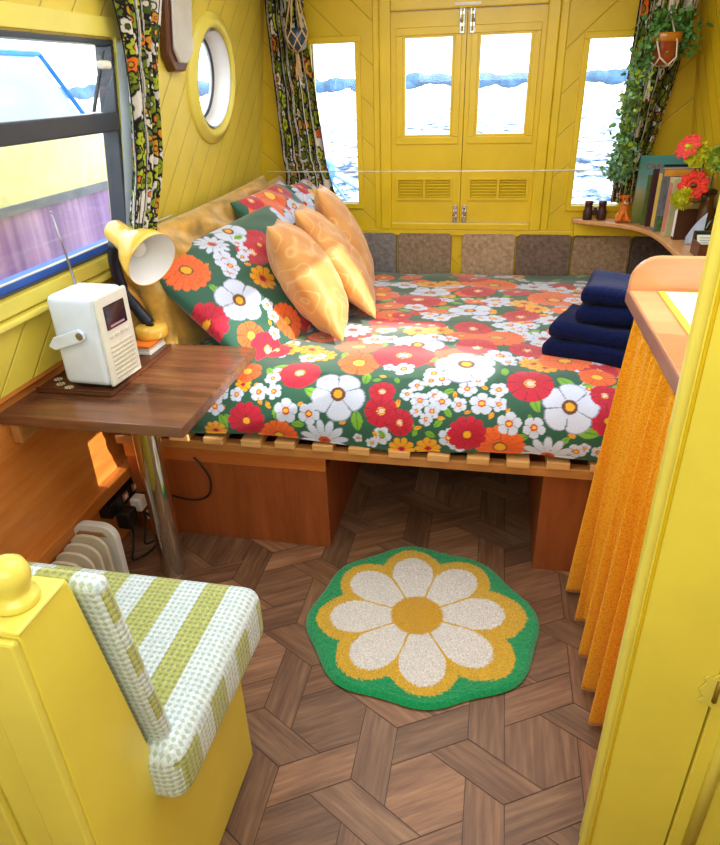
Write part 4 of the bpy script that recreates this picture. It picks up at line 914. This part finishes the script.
b.out('white_cord_net', M['cord'], h2, smooth=True)
def foliage(name, mat, n, seed, path, spread, size, zs=None):
    r_ = random.Random(seed); b = B()
    for k in range(n):
        t = r_.random(); i = min(int(t*(len(path)-1)), len(path)-2); f = t*(len(path)-1)-i
        p = V(path[i]).lerp(V(path[i+1]), f)+V((r_.gauss(0, spread), r_.gauss(0, spread*.6), r_.gauss(0, spread*.7)))
        d = V((r_.gauss(0, 1), r_.gauss(-.4, .7), r_.gauss(-.5, .7))).normalized(); u = d.cross(V((r_.gauss(0, 1), r_.gauss(0, 1), r_.gauss(0, 1)))).normalized(); s = size*r_.uniform(.6, 1.3)
        nn = d.cross(u)
        b.face([p, p+d*s*.4+u*s*.36+nn*s*.06, p+d*s*.8+u*s*.3, p+d*s*1.1, p+d*s*.8-u*s*.3, p+d*s*.4-u*s*.36+nn*s*.06])
    return b.out(name, mat, h2)
trail = [(.645, 3.34, 1.70), (.60, 3.33, 1.68), (.565, 3.33, 1.58), (.552, 3.34, 1.42), (.545, 3.35, 1.27), (.545, 3.36, 1.19), (.545, 3.36, 1.13)]
foliage('foliage', M['leaf_a'], 420, 1, trail, .026, .024); foliage('foliage', M['leaf_b'], 420, 2, trail[2:]+[(.55, 3.35, 1.2)], .024, .022); foliage('foliage', M['leaf_c'], 260, 3, trail[2:], .024, .022)
foliage('foliage', M['leaf_a'], 330, 4, [(.60, 3.35, 1.73), (.655, 3.37, 1.75), (.72, 3.37, 1.70), (.735, 3.37, 1.64)], .032, .026)
b = B()
for k in range(7):
    o_ = (random.uniform(-.02, .02), random.uniform(-.015, .015)); b.tube([(p[0]+o_[0], p[1]+o_[1], p[2]) for p in trail[:5+k % 3]], .002, 5)
b.out('vine_stem', M['stem'], h2, smooth=True)

# ---- curved shelf
sh = thing('shelf', 'pale beech shelf curving round the far right corner', 'shelf', (.7, 3.3, .88))
edge = [(.385, 3.592), (.392, 3.55), (.44, 3.515), (.52, 3.475), (.60, 3.425), (.66, 3.36), (.70, 3.26), (.718, 3.14), (.724, 3.0), (.728, 2.86), (.74, 2.74), (.775, 2.62), (.80, 2.4), (.81, 2.2)]
sm = []
for i in range(len(edge)-1):
    p0, p1, p2, p3 = edge[max(i-1, 0)], edge[i], edge[i+1], edge[min(i+2, len(edge)-1)]
    for k in range(5):
        t = k/5; sm.append(tuple(.5*(2*p1[j]+(p2[j]-p0[j])*t+(2*p0[j]-5*p1[j]+4*p2[j]-p3[j])*t*t+(3*p1[j]-p0[j]-3*p2[j]+p3[j])*t**3) for j in (0, 1)))
sm.append(edge[-1])
me = B().prism([(x, y, .878) for x, y in sm]+[(.925, 2.2, .878), (.925, 3.592, .878)], (0, 0, .022)).out('shelf_board', M['beech'], sh, bevel=.005)
B().box(.40, .92, 3.55, 3.594, .815, .878).box(.885, .925, 2.3, 3.55, .83, .878).out('shelf_bearer', M['yellow'], sh, bevel=.003)
ZS = .9005

# binoculars
bi = thing('binoculars', 'small dark brown binoculars standing on the left end of the curved shelf', 'binoculars', (.487, 3.53, ZS))
for dx in (-.033, .033):
    t = B().lathe([(0, 0), (.021, 0), (.023, .004), (.024, .04), (.019, .052), (.017, .072), (.020, .076), (.020, .090), (0, .092)], (.487+dx, 3.53, ZS), seg=20).out('barrel', M['binoc'], bi, smooth=True)
B().box(.468, .506, 3.522, 3.538, ZS+.025, ZS+.05).lathe([(0, .02), (.009, .02), (.009, .062), (0, .062)], (.487, 3.53, ZS), seg=14).out('hinge_bridge', M['binoc'], bi, bevel=.003)
# toy animal: seated, one body
ty = thing('toy_dog', 'small orange toy animal sitting beside the binoculars', 'toy', (.612, 3.47, ZS))
bm = bmesh.new()
vv = {k: bm.verts.new(V((.612, 3.47, ZS))+V(p)) for k, p in dict(hip=(0, .008, .03), chest=(0, -.006, .066), neck=(0, -.008, .088), head=(0, -.012, .108), nose=(0, -.036, .100), fl=(-.016, -.026, .03), fl2=(-.018, -.034, .008), fr=(.016, -.026, .03), fr2=(.018, -.034, .008),
     hl=(-.026, -.012, .016), hl2=(-.030, -.034, .008), hr=(.026, -.012, .016), hr2=(.030, -.034, .008), tl=(.02, .03, .02), tl2=(.034, .032, .034), el=(-.018, -.004, .122), el2=(-.028, -.006, .112), er=(.018, -.004, .122), er2=(.028, -.006, .112)).items()}
for a, c in ('hip chest', 'chest neck', 'neck head', 'head nose', 'chest fl', 'fl fl2', 'chest fr', 'fr fr2', 'hip hl', 'hl hl2', 'hip hr', 'hr hr2', 'hip tl', 'tl tl2', 'head el', 'el el2', 'head er', 'er er2') and [q.split() for q in ('hip chest', 'chest neck', 'neck head', 'head nose', 'chest fl', 'fl fl2', 'chest fr', 'fr fr2', 'hip hl', 'hl hl2', 'hip hr', 'hr hr2', 'hip tl', 'tl tl2', 'head el', 'el el2', 'head er', 'er er2')]:
    bm.edges.new((vv[a], vv[c]))
rad = dict(hip=.027, chest=.022, neck=.017, head=.024, nose=.010, fl=.010, fl2=.009, fr=.010, fr2=.009, hl=.015, hl2=.010, hr=.015, hr2=.010, tl=.006, tl2=.005, el=.008, el2=.006, er=.008, er2=.006)
keys = list(vv); me = bpy.data.meshes.new('toy_body'); bm.to_mesh(me); bm.free()
o = link('toy_body', me, M['toy'], ty)
sk = o.modifiers.new('skin', 'SKIN'); o.modifiers.new('sub', 'SUBSURF').levels = 2; o.modifiers['sub'].render_levels = 2; sk.use_smooth_shade = True
for i, k in enumerate(keys): me.skin_vertices[0].data[i].radius = (rad[k], rad[k])
me.skin_vertices[0].data[0].use_root = True
b = B()
for dx in (-.009, .009): b.ball((.612+dx, 3.47-.034, ZS+.115), .0035, (1, 1, 1), 8, 6)
b.ball((.612, 3.47-.047, ZS+.103), .004, (1, 1, 1), 8, 6).out('eyes_and_nose', M['black'], ty)
B().ball((.612, 3.47-.038, ZS+.097), .011, (1.1, .8, .8), 12, 8).out('muzzle', M['toy_pale'], ty, smooth=True)

# books, nearest last
def book(x, y, w_, t, h, rz, cov, label, art=None, spine=None, lean=0):
    R = Matrix.Translation((x, y, ZS)) @ Matrix.Rotation(math.radians(rz), 4, 'Z') @ Matrix.Rotation(math.radians(lean), 4, 'Y')
    bk = thing('book', label, 'book', (x, y, ZS), 'books on the curved shelf'); c = .0018
    cv = B().box(0, w_, 0, c, 0, h, R).box(0, w_, t-c, t, 0, h, R).box(-.001, c, 0, t, 0, h, R).out('cover', cov, bk, bevel=.0008)
    B().box(c, w_-.004, c, t-c, .004, h-.004, R).out('page_block', M['pageblock'], bk)
    if spine: B().box(-.0022, -.001, t*.12, t*.88, h*.06, h*.92, R).out('spine_panel', spine, cv)
    for nm, mat, (a0, a1, z0, z1) in (art or []): B().box(a0, a1, -.0012, 0, z0, z1, R).out(nm, mat, cv)
    return bk, R, cv
t_ = NT('teal_picture_cover'); co = t_.coord(); sp_ = t_.new('ShaderNodeSeparateXYZ'); t_.link(co, sp_.inputs[0])
t_.base(t_.mix(t_.math('MULTIPLY', t_.noise(co, 40, 3), .5), t_.ramp(t_.math('DIVIDE', sp_.outputs[2], .3), [(.0, (88, 104, 44)), (.3, (150, 146, 76)), (.5, (196, 182, 156)), (.56, (150, 190, 196)), (.62, (140, 190, 198)), (.95, (70, 160, 172))]), L4((110, 130, 80)))); t_.set(.35)
bk, R, cv = book(.650, 3.445, .225, .014, .305, 3, t_.m, 'tall teal picture book with red title letters at the back of the books')
cu_ = bpy.data.curves.new('title', 'FONT'); cu_.body = 'CAR'; cu_.size = .032; cu_.extrude = .0004; cu_.space_character = 1.15
to = bpy.data.objects.new('title_tmp', cu_); COL.objects.link(to); dg = bpy.context.evaluated_depsgraph_get(); me = bpy.data.meshes.new_from_object(to.evaluated_get(dg)); bpy.data.objects.remove(to)
me.transform(R @ Matrix.Translation((.028, -.001, .248)) @ Matrix.Rotation(PI/2, 4, 'X')); link('title_letters', me, plain('title_red', (190, 40, 60), .5), cv)
B().prism([R @ V(p) for p in ((.060, -.0008, .075), (.085, -.0008, .075), (.082, -.0008, .10), (.078, -.0008, .118), (.066, -.0008, .118), (.062, -.0008, .10))], (0, -.0006, 0)).out('red_figure', plain('figure_red', (196, 40, 40), .6), cv)
book(.690, 3.395, .17, .018, .225, 4, plain('green_cover', (86, 112, 52), .5), 'slim green book in front of the teal picture book')
book(.702, 3.362, .17, .022, .255, 4, plain('burgundy_cover', (74, 34, 44), .5), 'slim burgundy book behind the yellow-spined one')
book(.735, 3.325, .17, .022, .278, 4, plain('black_cover', (24, 24, 26), .4), 'black book standing behind the yellow-spined one, only its top showing')
book(.716, 3.245, .165, .058, .272, 5, plain('grey_picture_cover', (120, 122, 130), .5, var=.3, scale=30), 'thick book with yellow spine and grey cover', [('title_band', plain('orange_band', (228, 158, 60), .5), (.004, .16, .24, .268)), ('lower_picture', plain('green_picture', (86, 112, 66), .5, var=.4, scale=60), (.004, .16, .004, .07))], plain('yellow_spine', (226, 200, 88), .5, var=.1))
book(.744, 3.145, .16, .055, .243, 6, plain('cream_cover', (196, 192, 148), .55, var=.08), 'cream book with a faded pink spine', [('corner_mark', M['black'], (.05, .062, .212, .224)), ('small_drawing', plain('brown_sketch', (150, 110, 80), .6), (.05, .09, .05, .056))], plain('pink_spine', (206, 132, 110), .6, var=.15))
book(.765, 3.075, .16, .030, .205, 7, plain('brown_cover', (84, 50, 34), .45, var=.15), 'brown book with a cream title label, nearest the camera', [('title_label', plain('cream_label', (176, 160, 112), .6), (.012, .15, .13, .185)), ('label_line', M['binoc'], (.03, .13, .155, .159)), ('label_line', M['binoc'], (.04, .12, .168, .171))], M['paper'])

# bits in front of the books
lf = thing('leaflet', 'pale blue folded leaflet standing curled in front of the brown book', 'leaflet', (.80, 2.96, ZS))
P = np.array([[(.79+.05*s+.0*t, 2.985-.06*s+.02*math.sin(s*3), ZS+.001+t*(.11*s+.03)) for s in np.linspace(0, 1, 14)] for t in np.linspace(0, 1, 8)])
link('folded_sheet', grid_mesh('folded_sheet', P), plain('pale_blue_paper', (176, 198, 226), .5), lf, smooth=True, solid=.001)
B().box(.80, .835, 2.90, 2.915, ZS, ZS+.03).out('sheet_foot', plain('pale_blue_card', (186, 206, 230), .5), lf, bevel=.001)
on = thing('ornament', 'glossy black curved ornament between the leaflet and the card box', 'ornament', (.862, 2.95, ZS))
B().tube([(.850, 2.95, ZS+.012), (.846, 2.95, ZS+.05), (.858, 2.95, ZS+.09), (.885, 2.95, ZS+.125)], [.012, .016, .013, .005], 14).out('curved_body', plain('gloss_black', (16, 14, 16), .06, coat=1), on, smooth=True)
B().lathe([(0, 0), (.022, 0), (.020, .008), (.012, .014), (0, .014)], (.850, 2.95, ZS), seg=20).out('ornament_base', M['black'], on, smooth=True)
bx = thing('card_box', 'open brown wooden box holding a white card at the shelf edge', 'box', (.84, 2.80, ZS))
b = B(); X0, X1, Y0, Y1, H = .782, .915, 2.735, 2.855, .055
b.box(X0, X1, Y0, Y0+.006, ZS, ZS+H).box(X0, X1, Y1-.006, Y1, ZS, ZS+H+.03).box(X0, X0+.006, Y0+.006, Y1-.006, ZS, ZS+H).box(X1-.006, X1, Y0+.006, Y1-.006, ZS, ZS+H).box(X0, X1, Y0, Y1, ZS, ZS+.005)
b.out('box_body', M['dark_wood'], bx, bevel=.0015)
B().box(X0+.007, X1-.007, Y1-.012, Y1-.0065, ZS+.006, ZS+H+.026).out('green_felt', plain('green_felt', (20, 58, 40), .9), bx)
R = Matrix.Translation((.79, 2.815, ZS+.03)) @ Matrix.Rotation(math.radians(-32), 4, 'X')
cd_ = tag(B().box(.004, .085, 0, .003, 0, .048, R).out('card', M['paper'], origin=(.83, 2.81, ZS+.05)), 'white printed card standing in the brown wooden box', 'card')
b = B()
for k in range(3): b.box(.014, .07-.012*k, -.0006, 0, .034-.01*k, .037-.01*k, R)
b.out('printed_line', M['grey_ink'], cd_)

# vase of cloth flowers
va = thing('vase', 'brown glazed vase at the right end of the books', 'vase', (.868, 3.06, ZS))
B().lathe([(0, 0), (.028, 0), (.034, .02), (.036, .07), (.030, .13), (.022, .17), (.024, .19), (.019, .19), (.017, .16), (0, .15)], (.868, 3.06, ZS), seg=26).out('vase_body', M['vase'], va, smooth=True)
def bloom(c, axis, R, n, mat, kind, label, stem_to=(.868, 3.06, ZS+.17)):
    t = thing('cloth_flower', label, 'flower', c, 'cloth flowers in the brown vase'); q = V((0, 0, 1)).rotation_difference(V(axis).normalized()); c = V(c); b = B()
    if kind == 'daisy':
        for k in range(n):
            a = 2*PI*k/n; rows = []
            for (r, w_, z) in ((.12, .05, 0), (.4, .22, .05), (.75, .27, .08), (.95, .15, .03), (1.0, .02, 0)):
                rows.append([q @ V((R*(r*math.cos(a)-s*w_*math.sin(a)), R*(r*math.sin(a)+s*w_*math.cos(a)), R*(z+.05*(1-abs(s)))))+c for s in (-1, 0, 1)])
            for A, C in zip(rows, rows[1:]):
                b.face([A[0], A[1], C[1], C[0]]); b.face([A[1], A[2], C[2], C[1]])
        b.out('petals', mat, t, smooth=True, solid=.001)
        B().ball(c+q @ V((0, 0, R*.08)), R*.22, (1, 1, .7), 14, 8).out('flower_centre', M['dark_wood'] if mat is M['red_fl'] else M['lime_fl'], t, smooth=True)
    else:
        r_ = random.Random(int(c.x*1e4))
        for k in range(150):
            d = V((r_.gauss(0, 1), r_.gauss(0, 1), r_.gauss(.3, 1))).normalized(); u = d.orthogonal().normalized(); p = c+(q @ d)*R*r_.uniform(.45, .7); d2 = q @ d; u2 = (q @ u)
            b.face([p-u2*R*.10, p+u2*R*.10, p+u2*R*.13+d2*R*.3, p-u2*R*.13+d2*R*.3])
        b.out('petals', mat, t); B().ball(c, R*.55, (1, 1, 1), 12, 8).out('flower_centre', mat, t)
    e = V(stem_to); B().tube([c-(q @ V((0, 0, R*.1))), c.lerp(e, .5)+V((0, .01, -.015)), e, e-V((0, 0, .015))], .0028, 6).out('flower_stem', M['stem'], t, smooth=True)
bloom((.785, 3.0, 1.135), (-.35, -.8, .3), .062, 9, M['red_fl'], 'daisy', 'scarlet cloth daisy facing forward, lowest in the vase')
bloom((.745, 3.03, 1.28), (-.6, -.5, .5), .056, 9, M['pink_fl'], 'daisy', 'coral cloth daisy at the top left of the vase')
bloom((.785, 3.03, 1.25), (-.2, -.7, .5), .058, 0, M['lime_fl'], 'pom', 'lime yellow pompom flower between the two daisies')
bloom((.748, 2.99, 1.085), (-.5, -.7, -.1), .05, 0, M['lime_fl'], 'pom', 'lime yellow pompom flower hanging below the scarlet daisy')
bloom((.855, 3.0, 1.235), (.2, -.6, .6), .055, 0, M['leaf_c'], 'pom', 'spiky green cloth flower at the right of the vase')
